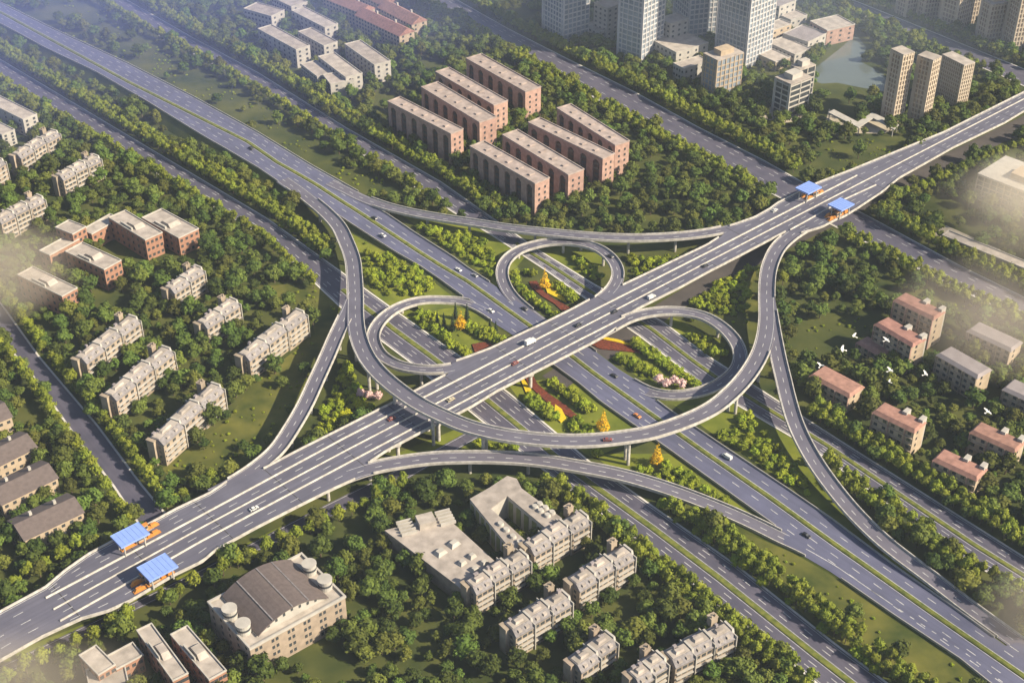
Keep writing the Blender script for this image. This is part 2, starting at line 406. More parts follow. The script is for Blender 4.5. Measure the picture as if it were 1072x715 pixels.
def hmid(t): return HW.ext(t, HMT, HML)
tag(HW.surface("highway", M['asphalt_highway']), kind='structure')
HWM = np.zeros_like(OCC)
_N, _S = HW.path(HW.latN, step=4), HW.path(HW.latS, step=4)
for i in range(len(_N) - 1): occupy([_N[i], _N[i + 1], _S[i + 1], _S[i]], HWM)
HW.occupy(4.0)
mb = MB(); mb.sweep(HW.path(hmid), [(-1.1, -.05), (-1.1, .3), (-.6, .55), (.6, .55), (1.1, .3), (1.1, -.05)])
tag(mb.build("highway_median", M['median']), kind='structure')
mb = MB()
for k in (1, 2, 3):
    for sg in (1, -1):
        pth = HW.path(lambda t: hmid(t) + sg * (1.4 + k * 3.7), step=1.0); run = []
        for q in pth + [None]:
            ok = False
            if q is not None:
                t_, l_ = HW.tl(q); ok = (HW.latN(t_) - l_ > 2.6) if sg > 0 else (l_ - HW.latS(t_) > 2.6)
            if ok: run.append(q)
            elif run:
                if len(run) > 12: dashes(mb, run, w=.3)
                run = []
line(mb, HW.path(lambda t: hmid(t) + 1.5), .22); line(mb, HW.path(lambda t: hmid(t) - 1.5), .22)
line(mb, HW.path(lambda t: HW.latN(t) - .8, t1=HW.tpx(377, 202, 6)), .25); line(mb, HW.path(lambda t: HW.latS(t) + .8, t1=HW.tpx(300, 196, 6)), .25)
# long solid and dotted lines of the merging lane
tA, tB = HW.tpx(850, 570, .6), HW.tpx(930, 630, .6)
line(mb, HW.path(lambda t: HW.latS(t) + 4.2, tA, tB), .3)
dashes(mb, HW.path(lambda t: HW.latS(t) + 4.2, tB, HW.t1), w=.32, on=2, period=5)
tag(mb.build("highway_lane_markings", M['paint']), kind='structure')
# grass banks at both sides
mb = MB()
for lat, sg in ((HW.latN, 1), (HW.latS, -1)):
    pa = HW.path(lat, step=4.0)
    n = len(pa)
    for i in range(n - 1):
        qs = []
        for p in (pa[i], pa[i + 1]):
            run = max(p.z * 1.0, 1.0); q = p + HW.n * (sg * run); q.z = -0.05; qs.append((Vector((p.x, p.y, p.z - .12)), q))
        mb.face([qs[0][0], qs[1][0], qs[1][1], qs[0][1]])
tag(mb.build("grass_bank", M['verge']), kind='structure')

# parapet segments along an axis, leaving the mouths of the ramps open
def open_runs(t0, t1, gaps):
    r = []; c = t0
    for a, b in sorted(gaps):
        if a > c: r.append((c, a))
        c = max(c, b)
    if c < t1: r.append((c, t1))
    return r
SEC_PAR = [(-.22, -.2), (-.22, .95), (.22, .95), (.22, -.2)]
hr = empty("guard_rail", HW.pt(0, 0)); hr.rotation_euler = (0, 0, 0)
tag(hr, "pale metal guard rail along both edges of the wide diagonal highway", "guard rail")
def local(mb, root):
    o = root.location; mb.v = [(x - o.x, y - o.y, z - o.z) for x, y, z in mb.v]; return mb
for lat, gaps in ((HW.latN, [((375, 201), (388, 216)), ((512, 296), (575, 338)), ((625, 368), (688, 420)), ((1040, 668), (1100, 720))]),
                  (HW.latS, [((300, 196), (330, 210)), ((484, 311), (545, 356)), ((812, 551), (880, 606))])):
    g_ = [(HW.tpx(*a, hz(a[0])), HW.tpx(*b, hz(b[0]))) for a, b in gaps]
    for a, b in open_runs(HW.t0, HW.t1, g_):
        mb = MB(); mb.sweep(HW.path(lat, a, b), [(-.15, -.2), (-.15, .85), (.15, .85), (.15, -.2)]); local(mb, hr).build("rail", M['concrete'], hr)

# ---- the wide bridge across
BZ = 9.0
BN = [(0, 641), (48, 615), (68, 598), (92, 581), (118, 567), (154, 550), (185, 533), (219, 517), (240, 503), (274, 492), (316, 470), (360, 448), (417, 419), (432, 411), (470, 391), (472, 380), (490, 374), (514, 365), (541, 352), (567, 340), (601, 323), (621, 312), (647, 301), (660, 295), (740, 257), (757, 246), (760, 238), (770, 235), (790, 228), (806, 219), (814, 213), (824, 208), (856, 192), (890, 179), (988, 139), (1072, 97)]
BS = [(0, 692), (44, 667), (85, 648), (113, 640), (137, 629), (181, 603), (212, 588), (226, 576), (268, 553), (309, 532), (347, 513), (378, 499), (384, 486), (405, 472), (435, 456), (461, 443), (494, 426), (520, 410), (580, 380), (619, 360), (630, 354), (648, 342), (656, 331), (667, 324), (711, 302), (740, 286), (773, 269), (826, 241), (836, 245), (848, 242), (861, 238), (874, 231), (884, 227), (900, 217), (924, 201), (941, 187), (998, 155), (1052, 129), (1072, 117)]
BR = Axis(PL(BN, BZ), PL(BS, BZ), 110, 160)
def seplat(pts):
    q = [BR.tl(p) for p in PL(pts, BZ)]; t = np.array([a for a, b in q]); l = np.array([b for a, b in q])
    return (lambda x: BR.ext(x, t, l)), t[0], t[-1]
sep1, s1a, s1b = seplat([(48, 626), (210, 540), (360, 459), (600, 336), (740, 265), (897, 184)])
sepm, sma, smb = seplat([(56, 638), (210, 553), (360, 473), (600, 348), (740, 275), (864, 211), (1072, 104)])
sep2, s2a, s2b = seplat([(63, 650), (182, 583), (210, 567), (360, 487), (600, 359.5), (654, 332)])
sep3, s3a, s3b = seplat([(827, 241), (856, 225), (882, 210), (917, 194)])

def viaduct_piers(root, path, offs, zdeck, every, first=8.0, r=0.9, minz=3.2, capw=None):
    d = 0.0; nxt = first
    for i in range(1, len(path)):
        d += (Vector(path[i]) - Vector(path[i - 1])).length
        if d < nxt: continue
        p = path[i]; z = p[2] - zdeck
        if p[2] < minz: nxt = d + every; continue
        a = Vector(path[i - 1]); t = (Vector(p) - a); t.z = 0; t.normalize()
        ol = offs(i) if callable(offs) else offs
        pts = [(p[0] - t.y * l, p[1] + t.x * l) for l in ol]
        bad = any(at_cell(ROADS, *q) for q in pts)
        if bad and d - nxt < every * .5: continue
        nxt = d + every
        if bad: continue
        for (x, y) in pts:
            if 250 < y < 1150:
                mb = MB(); mb.cyl(x, y, -.3, z - 1.1, r, n=10)
                hw = r * 1.6
                mb.cyl(x, y, z - 1.1, z - .05, r, r * 1.9, n=10)
                local(mb, root).build("pier", M['concrete_white'], root)
bridge = empty("road_bridge", BR.pt((BR.t0 + BR.t1) / 2, 0)); bridge.location.z = 0
tag(bridge, "wide straight road bridge with white barriers crossing over the diagonal highway", "bridge")
def deck_mesh(ax, thick=1.5, inset=2.2):
    N = ax.path(ax.latN, step=2.0); Sd = ax.path(ax.latS, step=2.0)
    top = MB(); under = MB(); k = len(N)
    top.v = [tuple(p) for p in N] + [tuple(p) for p in Sd]
    for i in range(k - 1): top.f.append((k + i, k + i + 1, i + 1, i))
    prof = []
    for p, q in zip(N, Sd):
        dn = (q - p).normalized()
        prof.append([p, p + Vector((0, 0, -.6)), p + dn * inset + Vector((0, 0, -thick)), q - dn * inset + Vector((0, 0, -thick)), q + Vector((0, 0, -.6)), q])
    for i in range(k):
        under.v += [tuple(x) for x in prof[i]]
    for i in range(k - 1):
        for j in range(5): under.f.append((i * 6 + j, i * 6 + j + 1, (i + 1) * 6 + j + 1, (i + 1) * 6 + j))
    return top, under
top, under = deck_mesh(BR)
top_o = local(top, bridge).build("deck", M['asphalt_bridge'], bridge); local(under, bridge).build("girder", M['concrete'], bridge)
BR.occupy(1.5, road=False)
mb = MB()
for lat, gaps in ((BR.latN, [((238, 505), (277, 492)), ((466, 393), (480, 380)), ((617, 314), (652, 299)), ((752, 249), (764, 237))]),
                  (BR.latS, [((372, 502), (388, 484)), ((645, 344), (660, 329)), ((822, 243), (840, 245))])):
    g_ = [(BR.tpx(*a, BZ), BR.tpx(*b, BZ)) for a, b in gaps]
    for a, b in open_runs(BR.t0, BR.t1, g_):
        m2 = MB(); m2.sweep(BR.path(lat, a, b), SEC_PAR); local(m2, bridge).build("parapet", M['concrete_white'], bridge)
for f, a, b, w in ((sep1, s1a, s1b, .42), (sepm, sma, BR.t1, .26), (sep2, s2a, s2b, .38), (sep3, s3a, s3b, .38)):
    if f is sepm: a = sma
    m2 = MB(); m2.sweep(BR.path(f, a, b), [(-w, .01), (-w * .55, .6), (w * .55, .6), (w, .01)]); local(m2, bridge).build("lane_barrier", M['concrete_white'], bridge)
mb = MB()
def band(f0, f1, t0, t1):
    n = None
    w = float(abs(f0((t0 + t1) / 2) - f1((t0 + t1) / 2))); n = max(2, int(round(w / 3.9)))
    for k in range(1, n):
        dashes(mb, BR.path(lambda t, k=k: f0(t) + (f1(t) - f0(t)) * k / n, t0, t1), w=.27, phase=3)
ts = [BR.t0, s1a, BR.tpx(200, 545, 9), BR.tpx(330, 468, 9), s2b, s3a, s3b, BR.t1]
tm = BR.tpx(654, 332, 9)
band(BR.latN, sep1, BR.tpx(275, 490, 9), BR.tpx(470, 400, 9)); band(BR.latN, sep1, BR.tpx(490, 374, 9), BR.tpx(610, 320, 9)); band(BR.latN, sep1, BR.tpx(655, 300, 9), BR.tpx(755, 250, 9))
band(BR.latN, sep1, s1a, BR.tpx(215, 525, 9)); band(BR.latN, sep1, BR.tpx(770, 236, 9), s1b)
band(sep1, sepm, s1a, s1b)
band(sepm, sep2, s2a, s2b); band(sep2, BR.latS, s2a, BR.tpx(372, 500, 9)); band(sep2, BR.latS, BR.tpx(390, 482, 9), BR.tpx(640, 346, 9))
band(sepm, BR.latS, BR.tpx(662, 326, 9), BR.tpx(820, 245, 9)); band(sepm, sep3, s3a, s3b); band(sep3, BR.latS, BR.tpx(842, 245, 9), s3b)
band(BR.latN, sepm, s1b, BR.t1); band(sepm, BR.latS, s3b, BR.t1); band(BR.latN, BR.latS, BR.t0, s1a)
line(mb, BR.path(lambda t: BR.latN(t) - .9, BR.t0, BR.tpx(235, 505, 9)), .25); line(mb, BR.path(lambda t: BR.latS(t) + .9, BR.t0, BR.tpx(370, 502, 9)), .25)
line(mb, BR.path(lambda t: BR.latS(t) + .9, BR.tpx(845, 243, 9), BR.t1), .25); line(mb, BR.path(lambda t: BR.latN(t) - .9, BR.tpx(770, 236, 9), BR.t1), .25)
local(mb, bridge).build("lane_marking", M['paint'], bridge)
cen = BR.path(BR.mid, step=2.0); hwid = [(float(BR.latN(BR.tl(p)[0])) - float(BR.latS(BR.tl(p)[0]))) / 2 for p in cen]
t_ = BR.t0 + 10
while t_ < BR.t1:
    a_, b_ = float(BR.latN(t_)) - .3, float(BR.latS(t_)) + .3
    mb = MB(); mb.face([BR.pt(t_ - .18, b_, .015), BR.pt(t_ + .18, b_, .015), BR.pt(t_ + .18, a_, .015), BR.pt(t_ - .18, a_, .015)]); t_ += 33
    local(mb, bridge).build("expansion_joint", M['soffit_dark'], bridge)
viaduct_piers(bridge, cen, lambda i: (hwid[i] - 1.6, hwid[i] * .33, -hwid[i] * .33, -hwid[i] + 1.6), 1.5, 22.0)

# ---- curved ramps
def ramp(label, name, pts, w, openL, openR, cat="ramp", step=2.5):
    path = smooth_path([P(u, v, z) for u, v, z in pts], step)
    root = empty(name, (path[len(path) // 2].x, path[len(path) // 2].y, 0)); tag(root, label, cat, "ramps of the interchange")
    h = w / 2
    top = MB(); top.sweep(path, [(h, 0), (-h, 0)], closed=False)
    und = MB(); und.sweep(path, [(-h, 0), (-h, -.55), (-h + 1.5, -1.4), (h - 1.5, -1.4), (h, -.55), (h, 0)], closed=False)
    local(top, root).build("deck", M['asphalt_deck'], root); local(und, root).build("girder", M['concrete'], root)
    def idx(q):
        if q is None: return None
        pq = [PX(p) for p in path]; return min(range(len(pq)), key=lambda i: (pq[i][0] - q[0]) ** 2 + (pq[i][1] - q[1]) ** 2)
    for sg, runs in ((1, openL), (-1, openR)):
        for a, b in runs:
            ia = idx(a) if a else 0; ib = idx(b) if b else len(path) - 1
            if ib - ia < 2: continue
            m2 = MB(); m2.sweep(offset_path(path, sg * (h - .15))[ia:ib + 1], [(-.2, -.3), (-.2, .95), (.2, .95), (.2, -.3)])
            local(m2, root).build("parapet", M['concrete_white'], root)
    m2 = MB()
    dashes(m2, path, w=.28, on=3.0, period=8.0)
    line(m2, offset_path(path, h - .85), .2); line(m2, offset_path(path, -h + .85), .2)
    local(m2, root).build("lane_marking", M['paint'], root)
    viaduct_piers(root, path, (0,) if w < 8 else (-w * .22, w * .22), 1.4, 24.0, r=.75)
    # grass bank where the ramp comes down to the ground
    mb = MB()
    for sg in (1, -1):
        pa = offset_path(path, sg * h); pb = offset_path(path, sg * (h + 1)) 
        for i in range(len(path) - 1):
            if path[i].z > 3.4: continue
            qs = []
            for j in (i, i + 1):
                t = (pb[j] - pa[j]); t.z = 0; t.normalize(); z = min(path[j].z, 3.6)
                run = z * 1.1 + .4
                while run > .1 and at_cell(HWM, pa[j].x + t.x * (run + .5), pa[j].y + t.y * (run + .5)): run -= .3
                qs.append((Vector((pa[j].x, pa[j].y, path[j].z - .15)), Vector((pa[j].x, pa[j].y, -.05)) + t * max(run, .05)))
            mb.face([qs[0][0], qs[1][0], qs[1][1], qs[0][1]])
    if mb.f: local(mb, root).build("grass_bank", M['verge'], root)
    occupy_path(path, h + 2.6)
    return path, root
RP = {}
RP['U'] = ramp("long sweeping ramp crossing above the wide bridge and curving round to the right tolls", "curved_ramp",
    [(296, 188, 5.93), (313, 200, 5.93), (323, 208, 5.95), (340, 222, 6.8), (354, 237, 7.6), (362, 253, 8.3), (369, 272, 9.0), (371, 290, 9.8), (372, 310, 10.6), (372, 330, 11.4), (374, 349, 12.2), (380, 367, 13.2), (389, 382, 14.2), (403, 397, 15.4), (423, 413, 16.2), (443, 426, 16.6), (468, 438, 16.6), (490, 447, 16.4), (520, 454.5, 16), (550, 459, 15.6), (580, 461.5, 15.2), (606, 462, 14.8), (632, 460.5, 14.4), (660, 457, 14.0), (684, 452.5, 13.7), (718, 441, 13.2), (745, 428, 12.8), (764, 413, 12.4), (780, 396, 12.0), (793, 376, 11.5), (800, 357, 11.1), (803, 335, 10.7), (802.5, 310, 10.3), (803.5, 290, 9.9), (807, 275, 9.5), (814.5, 260, 9.2), (827, 248, 8.98), (845, 236.5, 8.95), (866, 226, 8.95)], 8.4,
    [((328, 211), (826, 249))], [((306, 196), (369, 312)), ((376, 352), (797, 366)), ((802, 312), (838, 240))])
RP['W'] = ramp("straight downhill ramp from the sweeping curve to the left end of the bridge", "ramp",
    [(372, 306, 10.4), (366, 322, 10.9), (359, 337, 10.9), (351, 354, 10.7), (342, 375, 10.4), (331, 399, 10.0), (320, 423, 9.6), (307, 446, 9.3), (290, 471, 9.05), (268, 490, 8.95), (245, 505, 8.95), (222, 517, 8.95)], 7.6,
    [((361, 336), (277, 483))], [((362, 330), (243, 506))])
RP['T'] = ramp("long gently curved ramp along the far side from highway to right tolls", "ramp",
    [(345, 191, 4.3), (362, 199, 3.8), (378, 207, 3.5), (395, 213.5, 3.6), (413, 219, 4.0), (440, 225, 4.8), (470, 230, 5.7), (500, 234.5, 6.6), (533, 239.6, 7.5), (584, 245, 8.6), (622, 248.3, 9.0), (660, 249.8, 9.1), (700, 248.5, 9.1), (735, 245, 9.05), (765, 239, 8.95), (790, 231, 8.95)], 7.2,
    [((384, 209), (760, 241))], [((394, 213), (752, 243))])
RP['LN'] = ramp("upper loop ramp ringing the red flower bed and golden tree", "loop_ramp",
    [(590, 352, .55), (572, 340, .56), (553, 326, .57), (538, 313, .62), (529, 300, 1.3), (525.5, 286, 2.4), (530, 273, 3.5), (543, 262.5, 4.6), (561, 256.5, 5.6), (580, 253.5, 6.4), (600, 254, 7.1), (618, 257.5, 7.7), (632, 264, 8.2), (643, 275, 8.6), (647, 287, 8.9), (643.5, 298, 9.0), (635, 308, 8.96), (620, 319, 8.95), (604, 329, 8.95)], 6.6,
    [((527, 294), (649, 292))], [((553, 326), (628, 313))])
# inside of the loop is on the right of travel
RP['LW'] = ramp("left loop ramp circling the cypress garden below the highway", "loop_ramp",
    [(560, 362, .55), (540, 347, .56), (520, 334, .57), (503, 323.5, .58), (485, 316.5, .72), (461, 314.6, 1.7), (443, 315, 3.0), (425, 319, 3.9), (409, 327, 4.8), (397, 338, 5.6), (391, 350.5, 6.3), (393, 363, 7.0), (401, 374, 7.6), (416, 382.5, 8.2), (434, 386.5, 8.7), (455, 387.5, 9.0), (478, 384, 8.96), (500, 376, 8.95), (525, 364, 8.95)], 6.4,
    [((520, 334), (474, 385))], [((487, 317), (462, 387))])
RP['LE'] = ramp("right loop ramp circling the pink blossom trees below the bridge", "loop_ramp",
    [(620, 353.5, 8.95), (638, 344, 8.95), (654, 335.5, 8.97), (668, 330.3, 9.0), (685, 327, 8.9), (703, 326, 8.6), (722, 328, 8.1), (741, 333.5, 7.5), (759, 345.5, 6.8), (771, 360, 6.0), (775, 374, 5.2), (771.5, 386.5, 4.4), (760.5, 397.5, 3.6), (743, 407.5, 2.7), (722, 413, 1.9), (701, 414.5, 1.2), (681, 411, .62), (662, 402, .57), (643, 390, .56), (622, 375, .55)], 6.8,
    [((657, 338), (686, 413))], [((643, 346), (660, 401))])
RP['SE'] = ramp("right hand descending ramp from the sweeping curve down to the highway", "ramp",
    [(802, 305, 10.1), (805, 322, 10.4), (808, 340, 10.5), (811, 357, 10.4), (815, 377, 10.0), (820, 398, 9.4), (825, 419, 8.8), (833, 445, 8.1), (846, 472, 7.3), (864, 500, 6.4), (892, 535, 5.0), (928, 570, 3.5), (974, 605, 2.0), (1017, 638, 1.0), (1060, 669, .57), (1110, 705, .55)], 7.6,
    [((806, 325), (1072, 680))], [((815, 377), (1050, 665))])
RP['S'] = ramp("bottom curved ramp from the bridge down past the white courtyard block to the highway", "ramp",
    [(320, 516, 8.95), (350, 503.5, 8.95), (384, 491.5, 9.0), (413, 485.3, 9.05), (445, 480.8, 9.0), (475, 479, 8.8), (520, 479, 8.3), (560, 481.8, 7.7), (600, 488, 6.9), (651, 498, 5.6), (703, 513.5, 4.0), (754, 533, 2.3), (790, 549, 1.2), (818, 563, .6), (845, 575.5, .57), (885, 598.5, .55), (915, 617, .55)], 7.8,
    [((389, 490), (812, 560))], [((386, 491), (845, 579))])
# ------------------------------------------------------------------ flat grounds: lawns, lake, plaza
LAWN = np.zeros_like(OCC)
lawns = [PL(q) for q in (
    [(262, 300), (335, 296), (362, 330), (345, 380), (300, 450), (255, 495), (180, 505), (170, 490), (238, 440), (262, 404), (330, 350), (322, 325)],
    [(120, 400), (180, 365), (190, 380), (130, 420)],
    [(360, 240), (440, 285), (520, 345), (470, 380), (430, 350), (385, 300)],
    [(400, 210), (470, 228), (520, 240), (555, 262), (525, 300), (470, 262)],
    [(535, 258), (600, 300), (640, 270), (600, 255), (560, 255)],
    [(530, 400), (620, 395), (690, 450), (620, 480), (560, 440)],
    [(625, 365), (700, 330), (760, 360), (740, 405), (690, 410)],
    [(390, 485), (500, 440), (530, 440), (520, 480), (440, 480)],
    [(120, 640), (260, 570), (390, 500), (400, 495), (300, 548), (150, 622)],
    [(700, 522), (760, 535), (850, 585), (1010, 700), (1060, 760), (960, 760), (860, 660), (760, 570)],
    [(620, 475), (700, 475), (800, 548), (720, 512), (640, 492)],
    [(700, 420), (790, 400), (850, 480), (960, 600), (1060, 672), (930, 590), (830, 510), (740, 450)],
    [(690, 290), (790, 262), (795, 350), (760, 335), (700, 318)],
    [(0, 688), (120, 640), (60, 675), (0, 702)],
    [(930, 700), (900, 715), (880, 690)])]
for i, q in enumerate(lawns): tag(sheet("lawn", [q], 0.016 + i * .0045, M['lawn' if i in (0, 1, 9, 12) else 'garden']), kind='structure')
lake = PL([(846, 82), (854, 71), (882, 49), (896, 36), (907, 50), (901, 65), (924, 77), (932, 86), (930, 97), (901, 92), (876, 87), (860, 88)])
tag(sheet("lake", [lake], 0.05, M['water']), kind='structure'); occupy(lake); occupy(PL([(842, 84), (890, 30), (912, 46), (906, 64), (936, 84), (934, 106), (900, 101), (860, 98)]))
plaza = PL([(862, 136), (868, 114), (880, 128), (898, 134), (914, 120), (942, 134), (925, 140), (895, 140)])
tag(sheet("plaza", [plaza], 0.03, M['plaza']), kind='structure'); occupy(plaza)
pale = PL([(976, 246), (990, 236), (1080, 276), (1090, 300)]); tag(sheet("forecourt", [pale], 0.03, M['plaza']), kind='structure')
tag(sheet("car_park", [PL([(795, 122), (806, 112), (850, 113), (842, 126), (815, 130)])], 0.034, M['plaza']), kind='structure')

# ------------------------------------------------------------------ buildings
M['brick'] = mat("red_brick", (0.27, 0.145, 0.098), 0.9, var=0.16, scale=0.5)
M['brick_pink'] = mat("pink_brick", (0.33, 0.215, 0.175), 0.9, var=0.2, scale=0.4, rand=0.10)
M['beige'] = mat("beige_render", (0.265, 0.215, 0.165), 0.9, var=0.2, scale=0.3, rand=0.13)
M['cream'] = mat("cream_render", (0.345, 0.275, 0.20), 0.9, var=0.16, scale=0.3)
M['white'] = mat("white_render", (0.35, 0.33, 0.30), 0.85, var=0.14, scale=0.25)
M['slate'] = mat("slate_roof", (0.175, 0.163, 0.168), 0.8, var=0.25, scale=0.8, rand=0.12)
M['pinkroof'] = mat("pinkish_roof_felt", (0.285, 0.235, 0.215), 0.9, var=0.25, scale=0.25, rand=0.1)
M['brownroof'] = mat("brown_roof", (0.105, 0.084, 0.080), 0.8, var=0.15, scale=0.6)
M['redroof'] = mat("red_roof", (0.25, 0.135, 0.108), 0.85, var=0.25, scale=0.4, rand=0.12)
M['flatroof'] = mat("pale_roof_felt", (0.31, 0.275, 0.245), 0.9, var=0.25, scale=0.25, rand=0.13)
M['greyroof'] = mat("grey_roof", (0.23, 0.205, 0.21), 0.85, var=0.15, scale=0.2)
M['window'] = mat("window_glass", (0.045, 0.05, 0.055), 0.15, var=0.3, scale=0.4, spec=0.7)
M['curtain'] = mat("curtain_glass", (0.20, 0.23, 0.27), 0.18, var=0.25, scale=0.08, spec=0.7)
M['curtain_brown'] = mat("bronze_glass", (0.23, 0.18, 0.135), 0.22, var=0.25, scale=0.08, spec=0.6)
M['towerwhite'] = mat("tower_cladding", (0.44, 0.43, 0.43), 0.7, var=0.08, scale=0.2)
M['towerbeige'] = mat("tower_beige_cladding", (0.43, 0.36, 0.28), 0.7, var=0.08, scale=0.2)
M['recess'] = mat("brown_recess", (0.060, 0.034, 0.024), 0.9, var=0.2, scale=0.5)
M['blue'] = mat("blue_canopy", (0.20, 0.30, 0.64), 0.35, var=0.05, scale=0.4, spec=0.5)
M['orange'] = mat("orange_paint", (0.46, 0.19, 0.04), 0.6, var=0.15, scale=0.6)
M['green_glass'] = mat("green_tinted_glazing", (0.16, 0.18, 0.07), 0.3, var=0.2, scale=0.4)

_wm = {}
def wmesh(kind):
    if kind not in _wm:
        mb = MB(); mb.box(-.5, .5, -.09, .05, -.5, .5)
        _wm[kind] = mb.mesh("window", M['window'])
    return _wm[kind]
def windows(root, spots, limit=100):
    """spots: (x, y, z, w, h, rot); every window a part of its own"""
    if len(spots) > limit:
        rest = spots[limit:]; spots = spots[:limit]; mb = MB()
        for x, y, z, w, h, r in rest:
            c, s = math.cos(r), math.sin(r); k = len(mb.v)
            MB.box(mb, -w / 2, w / 2, -.09, .05, z - h / 2, z + h / 2)
            mb.v[k:] = [(x + c * a - s * b, y + s * a + c * b, q) for a, b, q in mb.v[k:]]
        tag(mb.build("window", M['window'], root), kind='stuff')
    for x, y, z, w, h, r in spots:
        o = link_mesh("window", wmesh('p'), root, (x, y, z)); o.scale = (w, 1, h); o.rotation_euler = (0, 0, r)
def facade(L, D, z0, floors, fh, n_front, n_side, w, h, left=True, back=False):
    sp = []
    for f in range(floors):
        z = z0 + f * fh + fh * .52
        for k in range(n_front): sp.append((L * (k + .5) / n_front, 0, z, w, h, 0))
        for k in range(n_side): sp.append((L, D * (k + .5) / n_side, z, w, h, math.pi / 2))
    if left:
        for f in range(floors):
            for k in range(n_side): sp.append((0, D * (k + .5) / n_side, z0 + f * fh + fh * .52, w, h, -math.pi / 2))
    return sp
def frame_ab(a, b, z=0.0):
    """local frame of a building: a and b are the ends of its visible long edge at height z, in the photograph"""
    p, q = P(*a, z), P(*b, z); d = q - p
    return p, math.atan2(d.y, d.x), d.length
def base(name, label, cat, a, b, depth, z=0.0, group=None, margin=1.2):
    p, rz, L = frame_ab(a, b, z); o = empty(name, (p.x, p.y, 0), rz); tag(o, label, cat, group)
    c, s = math.cos(rz), math.sin(rz); m = margin
    occupy([(p.x + c * x - s * y, p.y + s * x + c * y) for x, y in ((-m, -m), (L + m, -m), (L + m, depth + m), (-m, depth + m))])
    return o, L

def terrace(label, a, b, nseg, floors=4, depth=8.6, group="terraced grey roofed apartment houses", wall='beige', fh=2.65, cut=False):
    o, L = base("apartment_house", label, "apartment house", a, b, depth, group=group)
    w = L / nseg; H = floors * fh + .6; sp = []
    for k in range(nseg):
        x0 = k * w; x1 = x0 + w - .5; yo = 0.9 * (k % 2)
        MB().box(x0, x1, yo, depth + yo, -.2, H).build("wall", M[wall], o)
        mb = MB(); mb.box(x0 - .05, x1 + .05, yo - .35, depth + yo + .35, H, H + .35)
        mb.frustum((x0, x1, yo - .2, depth + yo + .2), H + .35, (x0 + .1, x1 - .1, yo + 2.2, depth + yo - 2.2), H + 2.5)
        rf = mb.build("roof", M['slate'], o)
        MB().box(x0 + .5, x1 - .5, yo + 2.4, depth + yo - 2.4, H + 2.4, H + 2.75).build("roof_terrace", M['flatroof'], rf)
        sk = MB(); sk.frustum((x0 + w * .25, x1 - w * .25, yo + depth * .36, yo + depth * .62), H + 2.75, (x0 + w * .3, x1 - w * .3, yo + depth * .4, yo + depth * .58), H + 3.7); sk.build("skylight", M['flatroof'], rf)
        dm = MB()
        for j in range(2):
            cx = x0 + (x1 - x0) * (.3 + .4 * j); dm.box(cx - .8, cx + .8, yo + .4, yo + 2.2, H + .3, H + 2.0)
        dm.build("dormer", M['flatroof'], rf)
        if k < nseg: 
            pw = MB(); pw.box(x1 + .06, x1 + .44, yo - .7, depth + yo + .6, -.2, H + 1.6); pw.frustum((x1 - .3, x1 + .8, yo + 1.6, depth + yo - 1.0), H + 1.4, (x1 - .2, x1 + .7, yo + 2.0, depth + yo - 1.8), H + 3.2)
            pw.build("party_wall", M['white'], o)
        for f in range(1, floors):
            MB().box(x0 + .4, x1 - .6, yo - .8, yo - .02, f * fh + .02, f * fh + .5).build("balcony", M['white'], o)
        for f in range(floors):
            for j in range(3): sp.append((x0 + (x1 - x0) * (.2 + .3 * j), yo, f * fh + 1.75, 1.9, 1.4, 0))
    for f in range(floors):
        for j in range(2): sp.append((0, depth * (.3 + .4 * j), f * fh + 1.75, 1.3, 1.4, -math.pi / 2))
        for j in range(2): sp.append((L - .06, depth * (.35 + .4 * j) + .9 * ((nseg - 1) % 2), f * fh + 1.75, 1.3, 1.4, math.pi / 2))
    for _ in range(3):
        k_ = int(rng.integers(0, nseg)); xx = k_ * w + float(rng.uniform(.8, w - 2.4)); MB().box(xx, xx + float(rng.uniform(.8, 1.8)), depth * .66, depth * .66 + 1.1, H + 2.7, H + float(rng.uniform(3.4, 4.4))).build('roof_tank', M['greyroof'], o)
    windows(o, sp)
    tw = MB(); tw.box(L - 4.2, L - 1.2, depth + .95, depth + 3.6, -.2, H + 3.2); tw.box(L - 4.4, L - 1.0, depth + .8, depth + 3.8, H + 3.2, H + 3.5); tw.box(L - 2.2, L - 1.6, depth + 1.4, depth + 2.0, H + 3.5, H + 4.6); tw.box(L - 3.8, L - 3.2, depth + 1.4, depth + 2.0, H + 3.5, H + 4.3)
    tw.build("stair_tower", M['beige'], o)
    tw = MB(); tw.box(-1.6, -.06, depth * .45, depth * .9, -.2, H + 1.6); tw.box(-1.8, .1, depth * .42, depth * .93, H + 1.6, H + 2.0)
    tw.build("side_wing", M['beige'], o)
    return o
terrace("grey roofed terrace of two sections nearest the brick courtyard blocks, topmost in the housing estate", (186, 328), (219, 306), 2)
terrace("grey roofed terrace of two sections on the lawn, middle one of the estate's right column", (220, 365), (256, 341), 2)
terrace("three section grey roofed terrace at the edge of the big lawn beside the descending ramp", (264, 399), (324, 352), 3)
terrace("three section grey roofed terrace next to the side street, above two others like it", (95, 402), (151, 358), 3)
terrace("three section grey roofed terrace in the middle of three below the brick school", (126, 441), (186, 391), 3)
terrace("three section grey roofed terrace on the lawn corner closest to the left blue toll canopies", (175, 488), (238, 430), 3)
G2 = "pale terraced houses near the left edge"
terrace("hazy pale terrace behind the first row of trees by the left road, partly behind trees", (26, 185), (67, 160), 3, group=G2)
terrace("hazy pale terrace closest to the left road, with trees close behind", (70, 208), (110, 187), 3, group=G2)
terrace("hazy pale terrace above the brick courtyard school at the left edge", (6, 254), (52, 230), 3, group=G2)
terrace("hazy pale terrace cut by the left picture edge above the foggy one", (-25, 215), (12, 190), 2, group=G2)
G3 = "terraced houses south of the bridge"
